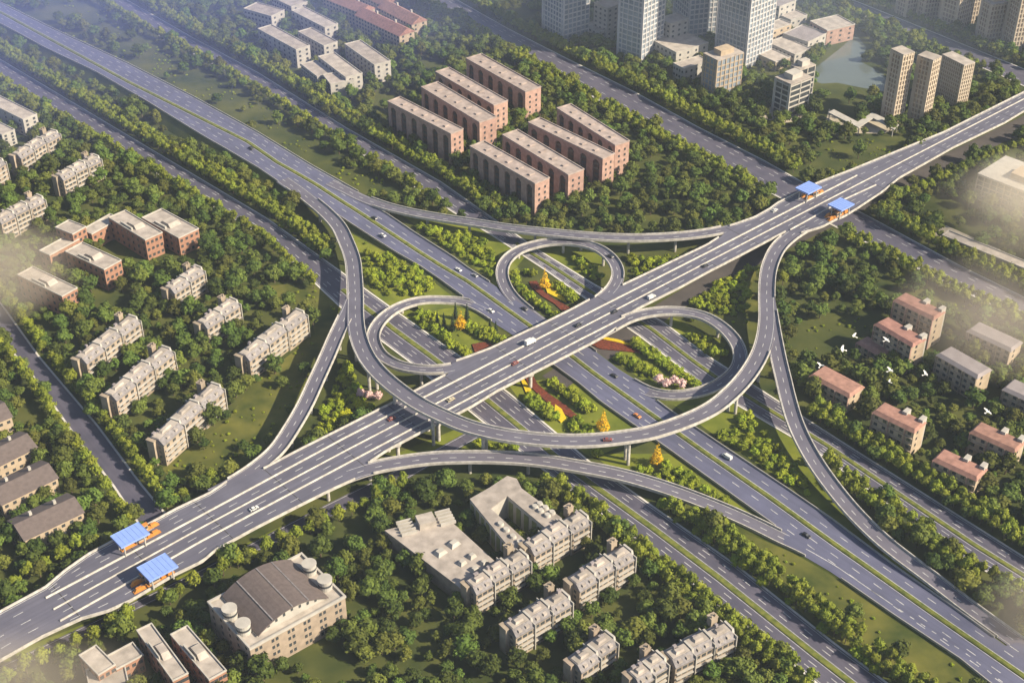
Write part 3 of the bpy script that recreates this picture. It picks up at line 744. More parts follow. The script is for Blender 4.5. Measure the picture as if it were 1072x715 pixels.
terrace("grey roofed terrace touching the pale courtyard block, beside the tree lined left road", (559, 604), (618, 570), 3, group=G3)
terrace("grey roofed terrace at the near corner of the large white flat roof", (499, 645), (556, 612), 3, group=G3)
terrace("grey roofed terrace standing alone among trees below the two next to the white roofs", (540, 690), (599, 655), 3, group=G3)
terrace("grey roofed terrace close behind the street trees, its left end half hidden", (606, 642), (664, 607), 3, group=G3)
terrace("low two section terrace at the bottom below the street tree terrace", (608, 722), (648, 694), 2, floors=3, group=G3)
terrace("grey roofed terrace at the bottom closest to the lower road and its tree row", (705, 722), (768, 690), 3, group=G3)
terrace("terrace cut by the bottom edge left of the one closest to the road", (668, 742), (700, 722), 2, group=G3)

def block(label, name, cat, a, b, depth, h, wall='brick', roof='flatroof', floors=None, nf=None, ns=3, group=None, ridge=True, parapet=True, win=(1.5, 1.6), z_of_edge=None, margin=2.5, limit=100):
    """flat roofed block; a, b = front eave ends as seen at the roof height"""
    o, L = base(name, label, cat, a, b, depth, h if z_of_edge is None else z_of_edge, group, margin)
    MB().box(0, L, 0, depth, -.2, h).build("wall", M[wall], o)
    mb = MB(); mb.box(.3, L - .3, .3, depth - .3, h + .002, h + .12)
    rf = mb.build("roof", M[roof], o)
    if parapet:
        mb = MB()
        for q in ((-.15, L + .15, -.15, .28), (-.15, L + .15, depth - .28, depth + .15), (-.15, .28, .29, depth - .29), (L - .28, L + .15, .29, depth - .29)):
            mb.box(q[0], q[1], q[2], q[3], h + .004, h + .7)
        mb.build("parapet", M['white' if roof == 'flatroof' else wall], o)
    if ridge:
        mb = MB(); mb.frustum((L * .25, L * .8, depth * .35, depth * .65), h + .12, (L * .28, L * .77, depth * .42, depth * .58), h + 2.0); mb.build("roof_light", M['flatroof'], rf)
        mb = MB(); mb.box(L * .08, L * .16, depth * .4, depth * .7, h + .12, h + 1.7); mb.build("roof_vent", M['white'], rf)
    floors = floors or max(1, int(h / 3.3)); nf = nf or max(2, int(L / 3.4))
    windows(o, facade(L, depth, 0.3, floors, (h - .6) / floors, nf, ns, *win), limit)
    return o, L
GS = "brick blocks of the courtyard school"
block("brick school wing with long pale roof at the foggy left end of the courtyard group", "brick_building", "school wing", (65, 311), (81, 302), 34, 12.5, nf=4, ns=7, group=GS)
block("brick school wing with two roof lights in the middle of the courtyard group", "brick_building", "school wing", (109, 283), (127, 273), 30, 12.5, nf=4, ns=7, group=GS)
block("brick school wing with plain pale roof to the right of the middle wing", "brick_building", "school wing", (152, 252), (170, 244), 34, 12.5, nf=4, ns=7, group=GS)
block("separate brick block behind the school closest to the left road", "brick_building", "school wing", (187, 250), (208, 240), 32, 11, nf=4, ns=7, group=GS)
block("low brick link joining the foggy wing to the middle wing", "brick_building", "school link", (52, 268), (83, 251), 8, 9.5, nf=5, ns=2, group=GS, ridge=False, margin=.5)
block("low brick link joining the middle wing to the plain roofed wing", "brick_building", "school link", (96, 246), (126, 229), 8, 9.5, nf=5, ns=2, group=GS, ridge=False, margin=.5)
block("square brick hall rising above the corner of the school links", "brick_building", "school hall", (76, 246), (90, 238), 13, 14, nf=3, ns=3, group=GS, ridge=False, margin=.5)
GB = "brick blocks at the bottom left corner"
block("brick block with roof light below the bridge, left of its neighbour with a taller light", "brick_building", "brick block", (181, 713), (197, 705), 30, 11, nf=4, ns=6, group=GB)
block("brick block next to the curved roof hall at the bottom edge", "brick_building", "brick block", (219, 712), (237, 702), 28, 11, nf=4, ns=6, group=GB)
block("low square block with plain flat roof at the left end of the bottom brick group", "brick_building", "brick block", (103, 707), (121, 696), 13, 10, nf=3, ns=3, group=GB, ridge=False)
block("low link between the square block and its brick neighbour", "brick_building", "brick block", (122, 701), (150, 686), 8, 8, nf=4, ns=2, group=GB, ridge=False)
block("cream low building cut by the bottom left edge in the fog", "brick_building", "brick block", (95, 727), (135, 716), 12, 7, wall='cream', nf=4, ns=2, group=GB, ridge=False)

# brick slabs with tall arched recesses
def arched_slab(label, a, b, back, h=20.0, n=6):
    p, rz, L = frame_ab(a, b, h); q = P(*back, h); pb = P(*b, h); D = (q - pb).length
    D = max(9.0, min(D, 16)); o, L = base("arched_apartment_block", label, "apartment block", a, b, D, h, "brick slabs with arched recesses")
    MB().box(0, L, 1.4, D, -.2, h).build("wall", M['brick_pink'], o)
    mb = MB(); bay = L / n; aw = bay * .50; sp = []
    for k in range(n):
        x0 = k * bay; c = x0 + bay / 2
        mb.box(x0, c - aw / 2, 0, 1.39, -.2, h - .02); mb.box(c + aw / 2, x0 + bay, 0, 1.39, -.2, h - .02)
        zs = h - 2.2 - aw / 2
        for j in range(8):
            xa = c - aw / 2 + aw * j / 8; xb = xa + aw / 8; u = ((j + .5) / 8 - .5) * 2
            mb.box(xa, xb, .01, 1.38, zs + aw / 2 * math.sqrt(max(0, 1 - u * u)), h - .03)
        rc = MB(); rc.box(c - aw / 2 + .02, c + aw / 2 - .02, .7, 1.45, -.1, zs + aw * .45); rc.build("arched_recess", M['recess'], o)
        for f in range(5): sp.append((c, .7, 2.0 + f * 3.3, aw * .6, 1.3, 0))
    mb.build("pier_front", M['brick_pink'], o)
    for f in range(5):
        for k in range(2): sp.append((L, D * (.3 + .4 * k), 2.0 + f * 3.5, 1.3, 1.5, math.pi / 2))
    windows(o, sp)
    rf = MB().box(.2, L - .2, .2, D - .2, h + .002, h + .15).build("roof", M['pinkroof'], o)
    m2 = MB()
    for qx in ((-.2, L + .2, -.25, .3), (-.2, L + .2, D - .3, D + .2), (-.2, .3, .31, D - .31), (L - .3, L + .2, .31, D - .31)): m2.box(qx[0], qx[1], qx[2], qx[3], h + .004, h + .75)
    m2.build("parapet", M['pinkroof'], o)
    for k in range(n - 1): MB().box((k + 1) * bay - .8, (k + 1) * bay + .8, D * .35, D * .7, h + .15, h + 1.0).build("roof_hatch", M['pinkroof'], rf)
arched_slab("arched brick slab at the front left of the eight, beside the tree lined road", (406, 107), (472, 141), (488, 138))
arched_slab("arched brick slab second from front in the left column of the eight", (441, 92), (502, 129), (521, 124))
arched_slab("arched brick slab third from front in the left column of the eight", (456, 76), (517, 111), (533, 107))
arched_slab("arched brick slab at the back of the left column of the eight", (488, 62), (550, 97), (567, 92))
arched_slab("arched brick slab at the front of the right column of the eight", (492, 154), (560, 193), (577, 188))
arched_slab("arched brick slab second from front in the right column of the eight", (526, 142), (595, 184), (614, 180))
arched_slab("arched brick slab third from front in the right column of the eight", (553, 129), (631, 167), (647, 164))
arched_slab("arched brick slab at the back of the right column, next to the woods", (583, 114), (644, 153), (662, 151))

GW = "white slab blocks far off at the top left"
for lb, a, b, d, h in (("white slab block with its long side to the road, leftmost of the three in front", (270, 31), (310, 53), 11, 13),
                    ("white slab block half hidden behind the leftmost front slab", (312, 34), (339, 49), 11, 13),
                    ("white slab block at the back below the red roofs", (305, 12), (340, 30), 11, 13),
                    ("white slab block standing farthest right near the clearing", (361, 47), (392, 69), 12, 13),
                    ("white slab block in front of the farthest right one, parallel to it", (333, 60), (362, 82), 12, 13),
                    ("low white slab closest to the avenue of trees", (338, 79), (346, 89), 16, 11),
                    ("grey fronted low slab between trees beside the avenue", (315, 68), (332, 81), 11, 10),
                    ("pale long slab with flat roof cut by the left edge above the hazy terraces", (-36, 96), (24, 126), 10, 11),
                    ("short pale slab at the left edge beside the long one", (-30, 126), (2, 142), 9, 9),
                    ("white slab block cut by the top edge beside the red roofs", (284, -2), (305, 8), 14, 13),
                    ("white slab block at the far left of the distant group", (255, 10), (284, 18), 14, 14)):
    block(lb, "slab_block", "apartment block", a, b, d, h, wall='white', roof='flatroof', floors=4, nf=8, ns=2, group=GW, ridge=False, win=(1.6, 1.4))
def gable(label, name, cat, a, b, depth, h, roof='brownroof', wall='cream', group=None, z=None, rh=3.2, floors=2, nf=None, chim=2):
    o, L = base(name, label, cat, a, b, depth, h if z is None else z, group)
    MB().box(0, L, 0, depth, -.2, h).build("wall", M[wall], o)
    mb = MB(); e = .6; zz = h - .15
    mb.v = [(-e, -e, zz), (L + e, -e, zz), (L + e, depth + e, zz), (-e, depth + e, zz), (-e, depth / 2, h + rh), (L + e, depth / 2, h + rh)]
    mb.f = [(0, 1, 5, 4), (2, 3, 4, 5), (1, 2, 5), (3, 0, 4), (0, 3, 2, 1)]
    rf = mb.build("roof", M[roof], o)
    for k in range(chim):
        x = L * (k + .7) / (chim + .4); MB().box(x - .6, x + .6, depth * .6, depth * .6 + 1.2, h + rh * .6, h + rh + 1.0).build("chimney", M['white'], rf)
    nf = nf or max(3, int(L / 3.2)); windows(o, facade(L, depth, .3, floors, (h - .5) / floors, nf, 2, 1.5, 1.4))
    return o
GG = "cream houses with brown gable roofs at the left edge"
gable("cream gabled house nearest the left toll canopy, lowest of the column of four", "gabled_house", "house", (26, 565), (87, 536), 15, 8, group=GG)
gable("cream gabled house second lowest, above the one nearest the toll canopy", "gabled_house", "house", (2, 528), (60, 500), 15, 8, group=GG)
gable("cream gabled house third up from the toll canopy, cut by the picture edge", "gabled_house", "house", (-14, 494), (38, 468), 15, 8, group=GG)
gable("cream gabled house at the top of the column, only its right end in view", "gabled_house", "house", (-28, 452), (12, 436), 15, 9, group=GG)
GR = "red roofed long houses far off at the top"
gable("long red roofed house in front of the other red roofs at the top edge", "gabled_house", "house", (372, 16), (418, 38), 13, 12, roof='redroof', group=GR, floors=4, rh=4)
gable("red roofed house behind and right of the long one", "gabled_house", "house", (396, 8), (431, 26), 13, 12, roof='redroof', group=GR, floors=4, rh=4)
gable("red roofed house cut by the top edge at the left of the red group", "gabled_house", "house", (338, -2), (378, 14), 13, 12, roof='redroof', group=GR, floors=4, rh=4)
gable("small red roofed house at the top of the red group", "gabled_house", "house", (376, -6), (400, 6), 13, 12, roof='redroof', group=GR, floors=4, rh=4)

# apartment blocks with red roofs at the right
def red_block(label, a, b, depth, h, roof='redroof', wall='cream', stairs=True, floors=None):
    o, L = base("red_roof_block" if roof == 'redroof' else "grey_roof_block", label, "apartment block", a, b, depth, h, "apartment blocks of the right hand estate")
    depth = depth * .85
    MB().box(0, L, 0, depth, -.2, h).build("wall", M[wall], o)
    rf = MB().frustum((-.5, L + .5, -.6, depth + .5), h + .002, (.6, L - .6, 1.0, depth - .8), h + 1.3).build("roof", M[roof], o)
    if stairs:
        for x in (L * .5, L - 2.4): MB().box(x, x + 2.2, depth - 2.6, depth + 1.2, -.2, h + 2.6).build("stair_tower", M['white'], o)
    floors = floors or max(2, int(h / 3.0)); fh = h / floors; n = max(4, int(L / 3.6)); sp = []
    for f in range(floors):
        for k in range(n): sp.append((L * (k + .5) / n, 0, f * fh + fh * .55, 1.7, 1.5, 0))
        sp.append((L, depth * .35, f * fh + fh * .55, 1.3, 1.4, math.pi / 2)); sp.append((0, depth * .5, f * fh + fh * .55, 1.3, 1.4, -math.pi / 2))
    windows(o, sp)
    for f in range(1, floors):
        MB().box(.2, L - .2, -.75, -.02, f * fh - .12, f * fh + .35).build("balcony", M['cream'], o)
    m2 = MB()
    for k in range(0, n + 1, 2): m2.box(max(L * k / n - .2, -.1), min(L * k / n + .2, L + .1), -.9, -.03, -.2, h - .05)
    m2.build("pilaster", M['brick_pink'] if roof == 'redroof' else M['beige'], o)
red_block("tall red roofed block at the top of the right estate nearest the tree lined road", (936, 315), (977, 335), 11, 17)
red_block("tall red roofed block left of the topmost one, doves flying beside it", (916, 340), (955, 363), 11, 15)
red_block("low red roofed annex beside the tall block with doves", (897, 359), (924, 375), 9, 5, stairs=False)
red_block("wide block with pinkish flat roof standing nearest the descending ramp", (848, 394), (889, 416), 13, 9, stairs=False, floors=3)
red_block("red roofed block lowest in the estate centre, alone among trees", (914, 432), (957, 453), 11, 14)
red_block("red roofed block closest to the lower right road, bottommost of the estate", (977, 482), (1022, 503), 11, 10)
red_block("red roofed block above the bottommost one, at the right edge", (1016, 453), (1062, 474), 11, 11)
red_block("grey roofed cream block in the estate centre between red roofs", (981, 372), (1023, 396), 12, 13, roof='greyroof', stairs=False)
red_block("hazy grey roofed block farthest up at the right of the estate", (1013, 347), (1058, 368), 12, 12, roof='greyroof', stairs=False)
red_block("grey roofed block cut by the right edge", (1050, 408), (1085, 424), 12, 10, roof='greyroof', stairs=False)

# white framed building in the sunlit haze at the right
o, L = base("office_building", "white office building with square framed windows in the bright haze at the right edge", "office building", (1024, 183), (1110, 216), 30, 15)
MB().box(0, L, .5, 30, -.2, 15).build("wall", M['window'], o)
mb = MB(); n = 12
for k in range(n + 1): mb.box(L * k / n - .35, L * k / n + .35, -.1, .49, -.2, 15)
for f in range(6): mb.box(0, L, -.05, .47, f * 2.9 - .1, f * 2.9 + .65)
mb.build("window_frame", M['cream'], o)
MB().box(-.4, L + .4, -.2, 30.4, 15.003, 15.8).build("roof", M['white'], o)
MB().box(L * .3, L * .6, 8, 20, 15.8, 19).build("penthouse", M['cream'], o)
block("long low cream building beside the hazy forecourt at the right edge", "low_building", "low building", (986, 247), (1085, 287), 7, 5, wall='cream', floors=1, nf=18, ns=1, ridge=False)

# hall with a barrel roof and drum turrets
o, L = base("assembly_hall", "large brick hall with a curved brown roof and four white drum turrets", "hall", (266, 708), (364, 653), 30, 0)
hh = 14.0; D = 30.0
MB().box(0, L, 0, D, -.2, hh).build("wall", M['beige'], o)
mb = MB()
for q in ((-.3, L + .3, -.3, .5), (-.3, L + .3, D - .5, D + .3), (-.3, .5, .51, D - .51), (L - .5, L + .3, .51, D - .51)): mb.box(q[0], q[1], q[2], q[3], hh + .003, hh + 1.0)
mb.build("parapet", M['white'], o)
MB().box(.5, L - .5, .5, D - .5, hh + .004, hh + .1).build("terrace", M['flatroof'], o)
n = 18; xa, xb = L * .13, L * .87; rise = 4.9; mb = MB(); y0, y1 = 4.0, D - 1.5
arc = []
for i in range(n + 1):
    u = i / n * 2 - 1; arc.append((xa + (xb - xa) * i / n, hh + 1.2 + rise * (1 - u * u)))
k = len(arc)
mb.v = [(x, y0 - 1.0, z) for x, z in arc] + [(x, y1 + .6, z) for x, z in arc] + [(x, y0 - 1.0, z - .5) for x, z in arc] + [(x, y1 + .6, z - .5) for x, z in arc]
for i in range(k - 1):
    mb.f += [(i, i + 1, k + i + 1, k + i), (2 * k + i, 3 * k + i, 3 * k + i + 1, 2 * k + i + 1), (i, 2 * k + i, 2 * k + i + 1, i + 1), (k + i, k + i + 1, 3 * k + i + 1, 3 * k + i)]
mb.f += [(0, k, 3 * k, 2 * k), (k - 1, 3 * k - 1, 4 * k - 1, 2 * k - 1)]
rf = mb.build("barrel_roof", M['brownroof'], o)
mb = MB()
for j in range(1, 4):
    i = j * n // 4
    x, z = arc[i]; mb.box(x - .25, x + .25, y0 - .8, y1 + .4, z - .2, z + .22)
mb.build("roof_rib", M['slate'], rf)
mb = MB(); pts = [(x, z - .5) for x, z in arc]
v0 = [(x, y0, hh + .1) for x, z in pts] + [(x, y0, z) for x, z in pts] + [(x, y1, hh + .1) for x, z in pts] + [(x, y1, z) for x, z in pts]
mb.v = v0
for i in range(k - 1): mb.f += [(i, i + 1, k + i + 1, k + i), (2 * k + i, 3 * k + i, 3 * k + i + 1, 2 * k + i + 1)]
mb.f += [(0, k, 3 * k, 2 * k), (k - 1, 2 * k - 1, 4 * k - 1, 3 * k - 1)]
mb.build("gable_wall", M['white'], o)
for x, y in ((L * .07, D * .30), (L * .07, D * .62), (L * .93, D * .30), (L * .93, D * .66)):
    mb = MB(); mb.cyl(x, y, hh + .1, hh + 4.4, 2.7, n=20); mb.cyl(x, y, hh + 4.4, hh + 4.8, 2.9, n=20); dt = mb.build("drum_turret", M['white'], o)
    mb = MB(); mb.cyl(x, y, hh + 2.0, hh + 3.0, 2.75, n=20); mb.build("window_band", M['window'], dt)
sp = []
for f in range(4):
    for q in range(6):
        for e in (-.9, .9): sp.append((L * (q + .5) / 6 + e, 0, 2.2 + f * 3.4, 1.1, 1.5, 0))
    for q in range(5): sp.append((0, D * (q + .5) / 5, 2.2 + f * 3.4, 1.1, 1.5, -math.pi / 2))
    for q in range(4): sp.append((L, D * (q + .5) / 4, 2.2 + f * 3.4, 1.1, 1.5, math.pi / 2))
windows(o, sp)
for q in range(7):
    x = xa + (xb - xa) * (q + 1.5) / 9; link_mesh("window", wmesh('p'), o, (x, y0, hh + 1.9 + 2.2 * (1 - abs(q - 3) / 3.5))).scale = (1.0, 1, 1.4)

# market hall with a large white flat roof
def poly_block(name, label, cat, px, h, wall, roofm, lip=.5):
    pts = PL(px, h); c = sum((Vector(p) for p in pts), Vector()) / len(pts)
    o = empty(name, (c.x, c.y, 0)); tag(o, label, cat); occupy([(c.x + (p.x - c.x) * 1.06, c.y + (p.y - c.y) * 1.06) for p in pts])
    q = [(p.x - c.x, p.y - c.y) for p in pts]
    MB().prism(q, -.2, h).build("wall", M[wall], o)
    q2 = [(x * 1.006, y * 1.006) for x, y in q]
    rf = MB().prism(q2, h + .003, h + lip).build("roof", M[roofm], o)
    return o, c, rf
o, c, rf = poly_block("market_hall", "low building with a huge white flat roof carrying skylights and a ribbed plant box", "market hall", [(403, 556), (465, 540), (522, 592), (482, 616)], 8.5, 'beige', 'flatroof')
ang = math.atan2(P(465, 540, 9).y - P(403, 556, 9).y, P(465, 540, 9).x - P(403, 556, 9).x)
def rbox(cx, cy, w, d, z0, z1, rot, t=1.0):
    mb = MB(); mb.frustum((-w / 2, w / 2, -d / 2, d / 2), z0, (-w / 2 * t, w / 2 * t, -d / 2 * t, d / 2 * t), z1)
    cs, sn = math.cos(rot), math.sin(rot); mb.v = [(cx + cs * x - sn * y, cy + sn * x + cs * y, z) for x, y, z in mb.v]; return mb
for (u, v, w, d, hgt) in ((446, 548, 7, 6, 3.0),):
    p = P(u, v, 9); pl = rbox(p.x - c.x, p.y - c.y, w, d, 9.0, 9.0 + hgt, ang).build("plant_box", M['flatroof'], rf)
    for k in range(5):
        q = p + Vector((math.cos(ang + math.pi / 2), math.sin(ang + math.pi / 2), 0)) * ((k - 2) * 1.9)
        for s_ in (-1, 1):
            qq = q + Vector((math.cos(ang), math.sin(ang), 0)) * (s_ * 8.2); rbox(qq.x - c.x, qq.y - c.y, 6.4, .6, 9.0, 10.4, ang).build("roof_fin", M['white'], rf)
for (u, v, w) in ((461, 579, 5), (475, 570, 5), (484, 590, 3.4), (494, 583, 3.4), (497, 597, 3.4), (507, 590, 3.4)):
    p = P(u, v, 9); rbox(p.x - c.x, p.y - c.y, w, w * .7, 9.0, 10.6, ang + .4, .6).build("skylight", M['white'], rf)
# courtyard block
o, c, rf = poly_block("courtyard_block", "pale U-shaped building open towards the viewer with green tinted glazing", "courtyard building",
    [(492, 523), (513, 511), (531, 499), (541, 502), (546, 512), (588, 543), (572, 554), (531, 520), (514, 533), (552, 568), (536, 577)], 11, 'white', 'flatroof')
wl_px = [(514, 533), (552, 568)], [(492, 523), (536, 577)], [(531, 520), (572, 554)], [(572, 554), (588, 543)], [(536, 577), (552, 568)]
for a, b in wl_px:
    A, B = P(*a, 11), P(*b, 11); L_ = (B - A).length; n = max(2, int(L_ / 4.2)); d = (B - A).normalized()
    for k in range(n):
        p = A + d * (L_ * (k + .5) / n)
        mb = MB(); mb.box(-1.3, 1.3, -.25, .25, .6, 9.6); r = math.atan2(d.y, d.x); cs, sn = math.cos(r), math.sin(r)
        mb.v = [(p.x - c.x + cs * x - sn * y, p.y - c.y + sn * x + cs * y, z) for x, y, z in mb.v]; mb.build("glazing", M['green_glass'], o)
for (u, v) in ((560, 531), (566, 535), (573, 540), (565, 528), (571, 532), (578, 537), (530, 555), (537, 562), (544, 568), (524, 549)):
    p = P(u, v, 11.5); mb = MB(); mb.cyl(p.x - c.x, p.y - c.y, 11.5, 12.6, 1.5, 1.1, n=12); mb.build("roof_dome", M['white'], rf)

# towers: front base corner plus the two visible base edges
def tower(label, L0, C, R0, h, body='curtain', frame='towerwhite', fh=3.6, bay=3.2, group="towers in the distance", vert=True, crown=True):
    pl, pc, pr = P(*L0), P(*C), P(*R0); d = pc - pl; L = max(d.length, 8.0); D = max(8.0, min((pr - pc).length, L * 1.6)); rz = math.atan2(d.y, d.x)
    o = empty("tower", (pl.x, pl.y, 0), rz); tag(o, label, "tower", group)
    cs, sn = math.cos(rz), math.sin(rz); m = 3
    occupy([(pl.x + cs * x - sn * y, pl.y + sn * x + cs * y) for x, y in ((-m, -m), (L + m, -m), (L + m, D + m), (-m, D + m))])
    MB().box(.3, L - .3, .3, D - .3, -.2, h).build("glass_body", M[body], o)
    mb = MB(); z = fh
    while z < h: mb.box(.05, L - .05, .05, D - .05, z - .9, z); z += fh
    mb.build("floor_bands", M[frame], o)
    if vert:
        mb = MB(); n = max(2, int(L / bay)); m_ = max(2, int(D / bay))
        for k in range(n + 1):
            w = .9 if k in (0, n) else .35; x = min(max(L * k / n, w), L - w); mb.box(x - w, x + w, -.12, .5, -.2, h + .6); mb.box(x - w, x + w, D - .5, D + .12, -.2, h + .6)
        for k in range(1, m_):
            y = D * k / m_; mb.box(-.12, .5, y - .35, y + .35, -.2, h + .6); mb.box(L - .5, L + .12, y - .35, y + .35, -.2, h + .6)
        mb.build("pilaster", M[frame], o)
    rf = MB().box(.02, L - .02, .02, D - .02, h + .003, h + 1.0).build("roof", M['flatroof'], o)
    if crown: MB().box(L * .25, L * .75, D * .25, D * .75, h + 1.0, h + 4.5).build("plant_room", M[frame], rf)
    return o
tower("hazy white tower leftmost at the top edge beside the avenue", (567, 34), (590, 47), (607, 36), 95)
tower("glass tower with pale frame next to the leftmost tower", (645, 59), (671, 68), (688, 55), 92, bay=4)
tower("slim pale tower behind the low white podium", (703, 31), (720, 47), (732, 34), 82)
tower("big pale glass tower, widest of the skyline, behind the short cream block", (747, 60), (780, 73), (796, 58), 88, bay=3)
tower("short cream tower block standing in front of the widest glass tower", (733, 95), (748, 103), (768, 90), 25, body='curtain', frame='cream', group=None)
block("low white block left of the short cream tower", "low_building", "low building", (705, 67), (716, 73), 22, 9, wall='white', nf=4, ns=5, ridge=False)
block("white flat podium building between the glass tower and the slim tower", "low_building", "low building", (683, 43), (708, 56), 28, 12, wall='white', nf=6, ns=4, ridge=False)
tower("slim beige tower, left of the three by the lake", (921, 123), (934, 130), (942, 125), 45, body='curtain_brown', frame='towerbeige', fh=3.2, bay=1.9, group="beige towers by the lake", crown=False)
tower("slim beige tower, middle of the three by the lake", (949, 125), (965, 131), (973, 126), 42, body='curtain_brown', frame='towerbeige', fh=3.2, bay=1.9, group="beige towers by the lake", crown=False)
tower("broad brownish slab tower, right of the three by the lake", (978, 101), (1001, 113), (1008, 108), 28, body='curtain_brown', frame='towerbeige', fh=2.6, bay=1.6, group="beige towers by the lake", crown=False)
tower("dark glass office cube with white edges in front of its twin", (807, 116), (824, 124), (835, 112), 22, body='window', frame='white', group="twin office cubes", bay=7)
tower("dark glass office cube set back behind its twin", (823, 108), (833, 113), (845, 102), 25, body='window', frame='white', group="twin office cubes", bay=7)
GT = "beige towers in the far right corner"
for i, (l, c_, r, h, lb) in enumerate([((936, 13), (948, 19), (954, 14), 60, "leftmost beige tower of the far cluster at the top edge"), ((958, 18), (966, 23), (972, 17), 62, "second beige tower of the far cluster at the top edge"),
      ((974, 18), (983, 23), (990, 17), 66, "third beige tower of the far cluster, behind a lower grey one"), ((981, 29), (999, 36), (1005, 27), 26, "lower grey block in front of the far beige cluster"),
      ((1001, 22), (1010, 27), (1016, 21), 64, "beige tower at the right end of the far cluster"), ((1019, 43), (1030, 50), (1041, 45), 30, "squat beige tower by the far road bend"),
      ((1046, 49), (1058, 58), (1068, 50), 40, "brown tower in front at the right edge near the bend"), ((1050, 38), (1064, 45), (1076, 38), 48, "grey tower rising behind the brown one at the right edge"),
      ((1070, 40), (1084, 48), (1094, 40), 52, "tower cut by the right edge behind the brown one")]):
    tower(lb, l, c_, r, h, body='curtain_brown', frame='towerbeige', fh=3.3, bay=2.2, group=GT)
for lb, a, b, d, h, w_, r_ in (("low building with long white roof left of the lake", (803, 45), (832, 58), 16, 7, 'white', 'flatroof'), ("low building with dark grey roof left of the lake", (820, 36), (846, 45), 22, 9, 'white', 'greyroof'),
      ("pinkish low block by the far road above the lake", (848, 23), (866, 33), 24, 11, 'brick_pink', 'flatroof'), ("pale low building behind trees at the left of the lake", (790, 56), (812, 66), 14, 6, 'cream', 'flatroof'),
      ("white low block between the glass tower and the leftmost tower", (612, 26), (628, 34), 18, 8, 'white', 'flatroof'), ("pale block by the avenue behind the widest tower", (796, 28), (808, 33), 20, 12, 'cream', 'flatroof'),
      ("white low house at the top edge right of the widest tower", (810, 14), (828, 22), 16, 9, 'white', 'flatroof'), ("white block beside the slim pale tower at the top", (690, 20), (702, 26), 16, 22, 'white', 'flatroof'),
      ("white block at the top edge near the leftmost tower", (622, 4), (636, 10), 16, 24, 'white', 'flatroof'), ("grey block at the top edge right of the slim tower", (800, 2), (816, 8), 18, 16, 'white', 'greyroof')):
    block(lb, "low_building", "low building", a, b, d, h, wall=w_, roof=r_, ns=3, ridge=False, win=(1.8, 1.4))
# folded canopy on the plaza
o = empty("pavilion", P(905, 128)); tag(o, "pale folded pavilion roof on the plaza at the foot of the beige towers", "pavilion")
mb = MB(); px = [(867, 118), (873, 115), (898, 128), (913, 118), (941, 131), (936, 136), (914, 124), (899, 134)]
q = [(p.x - o.location.x, p.y - o.location.y) for p in PL(px, 5)]; mb.prism(q, 4.6, 5.2); mb.build("roof", M['white'], o)
for i in (0, 1, 2, 4, 5, 7):
    x, y = q[i][0] * .96, q[i][1] * .96; MB().cyl(x, y, 0, 4.62, .35, n=8).build("column", M['white'], o)
# ------------------------------------------------------------------ toll plazas
rzB = math.atan2(BR.d.y, BR.d.x)
def canopy(label, cpx, isl, zc=16.0):
    c = sum((P(u, v, zc) for u, v in cpx), Vector()) / 4
    a, b, d_, e = [P(u, v, zc) for u, v in cpx]
    o = empty("toll_canopy", (c.x, c.y, BZ), rzB); tag(o, label, "toll canopy", "blue toll canopies")
    w = ((b - a).length + (d_ - e).length) / 2; dp = ((a - e).length + (b - d_).length) / 2
    w = min(w, 26); dp = min(dp, 19)
    mb = MB(); mb.box(-w / 2, w / 2, -dp / 2, dp / 2, 6.4, 7.0); rf = mb.build("roof", M['blue'], o)
    mb = MB()
    for q in ((-w / 2 - .12, w / 2 + .12, -dp / 2 - .14, -dp / 2 - .003), (-w / 2 - .12, w / 2 + .12, dp / 2 + .003, dp / 2 + .14)): mb.box(q[0], q[1], q[2], q[3], 6.2, 7.12)
    for q in ((-w / 2 - .12, -w / 2 - .003, -dp / 2, dp / 2), (w / 2 + .003, w / 2 + .12, -dp / 2, dp / 2)): mb.box(q[0], q[1], q[2], q[3], 6.2, 7.12)
    mb.build("fascia", M['blue'], rf)
    mb = MB()
    n = 6
    for k in range(1, n): x = -w / 2 + w * k / n; mb.box(x - .06, x + .06, -dp / 2 + .1, dp / 2 - .1, 6.95, 7.08)
    mb.build("roof_seam", M['blue'], rf)
    for sx in (-.36, .36):
        for sy in (-.3, .3): MB().cyl(w * sx, dp * sy, .0, 6.45, .35, n=8).build("column", M['white'], o)
    return o
def island(label, p0, p1):
    a, b = P(*p0, BZ), P(*p1, BZ); L = (b - a).length; c = (a + b) / 2
    o = empty("toll_island", (c.x, c.y, BZ), math.atan2(b.y - a.y, b.x - a.x)); tag(o, label, "toll island", "orange toll islands")
    mb = MB(); mb.box(-L / 2, L / 2, -.75, .75, 0, .35); mb.build("plinth", M['orange'], o)
    MB().frustum((-L / 2 + .3, -L / 2 + 3.5, -.6, .6), .36, (-L / 2 + 1.2, -L / 2 + 3.5, -.5, .5), 1.7).build("crash_cushion", M['orange'], o)
    MB().frustum((L / 2 - 3.5, L / 2 - .3, -.6, .6), .36, (L / 2 - 3.5, L / 2 - 1.2, -.5, .5), 1.7).build("crash_cushion", M['orange'], o)
    bt = MB().box(-2.2, 2.2, -.7, .7, .36, 3.0).build("booth", M['cream'], o)
    mb = MB(); mb.box(-2.0, 2.0, -.74, .74, 1.3, 2.4); mb.box(-2.24, 2.24, -.5, .5, 1.3, 2.4); mb.build("booth_window", M['window'], bt)
    MB().box(-2.5, 2.5, -.95, .95, 3.003, 3.2).build("booth_roof", M['orange'], bt)
    for x in (-L * .3, L * .3): MB().box(x - 2.2, x + 2.2, -.4, .4, .36, 1.15).build("safety_barrier", M['orange'], o)
canopy("blue flat toll canopy at the bridge's left end, beside the side street", [(117, 561), (144.6, 546), (155.4, 557), (127, 574)], None)
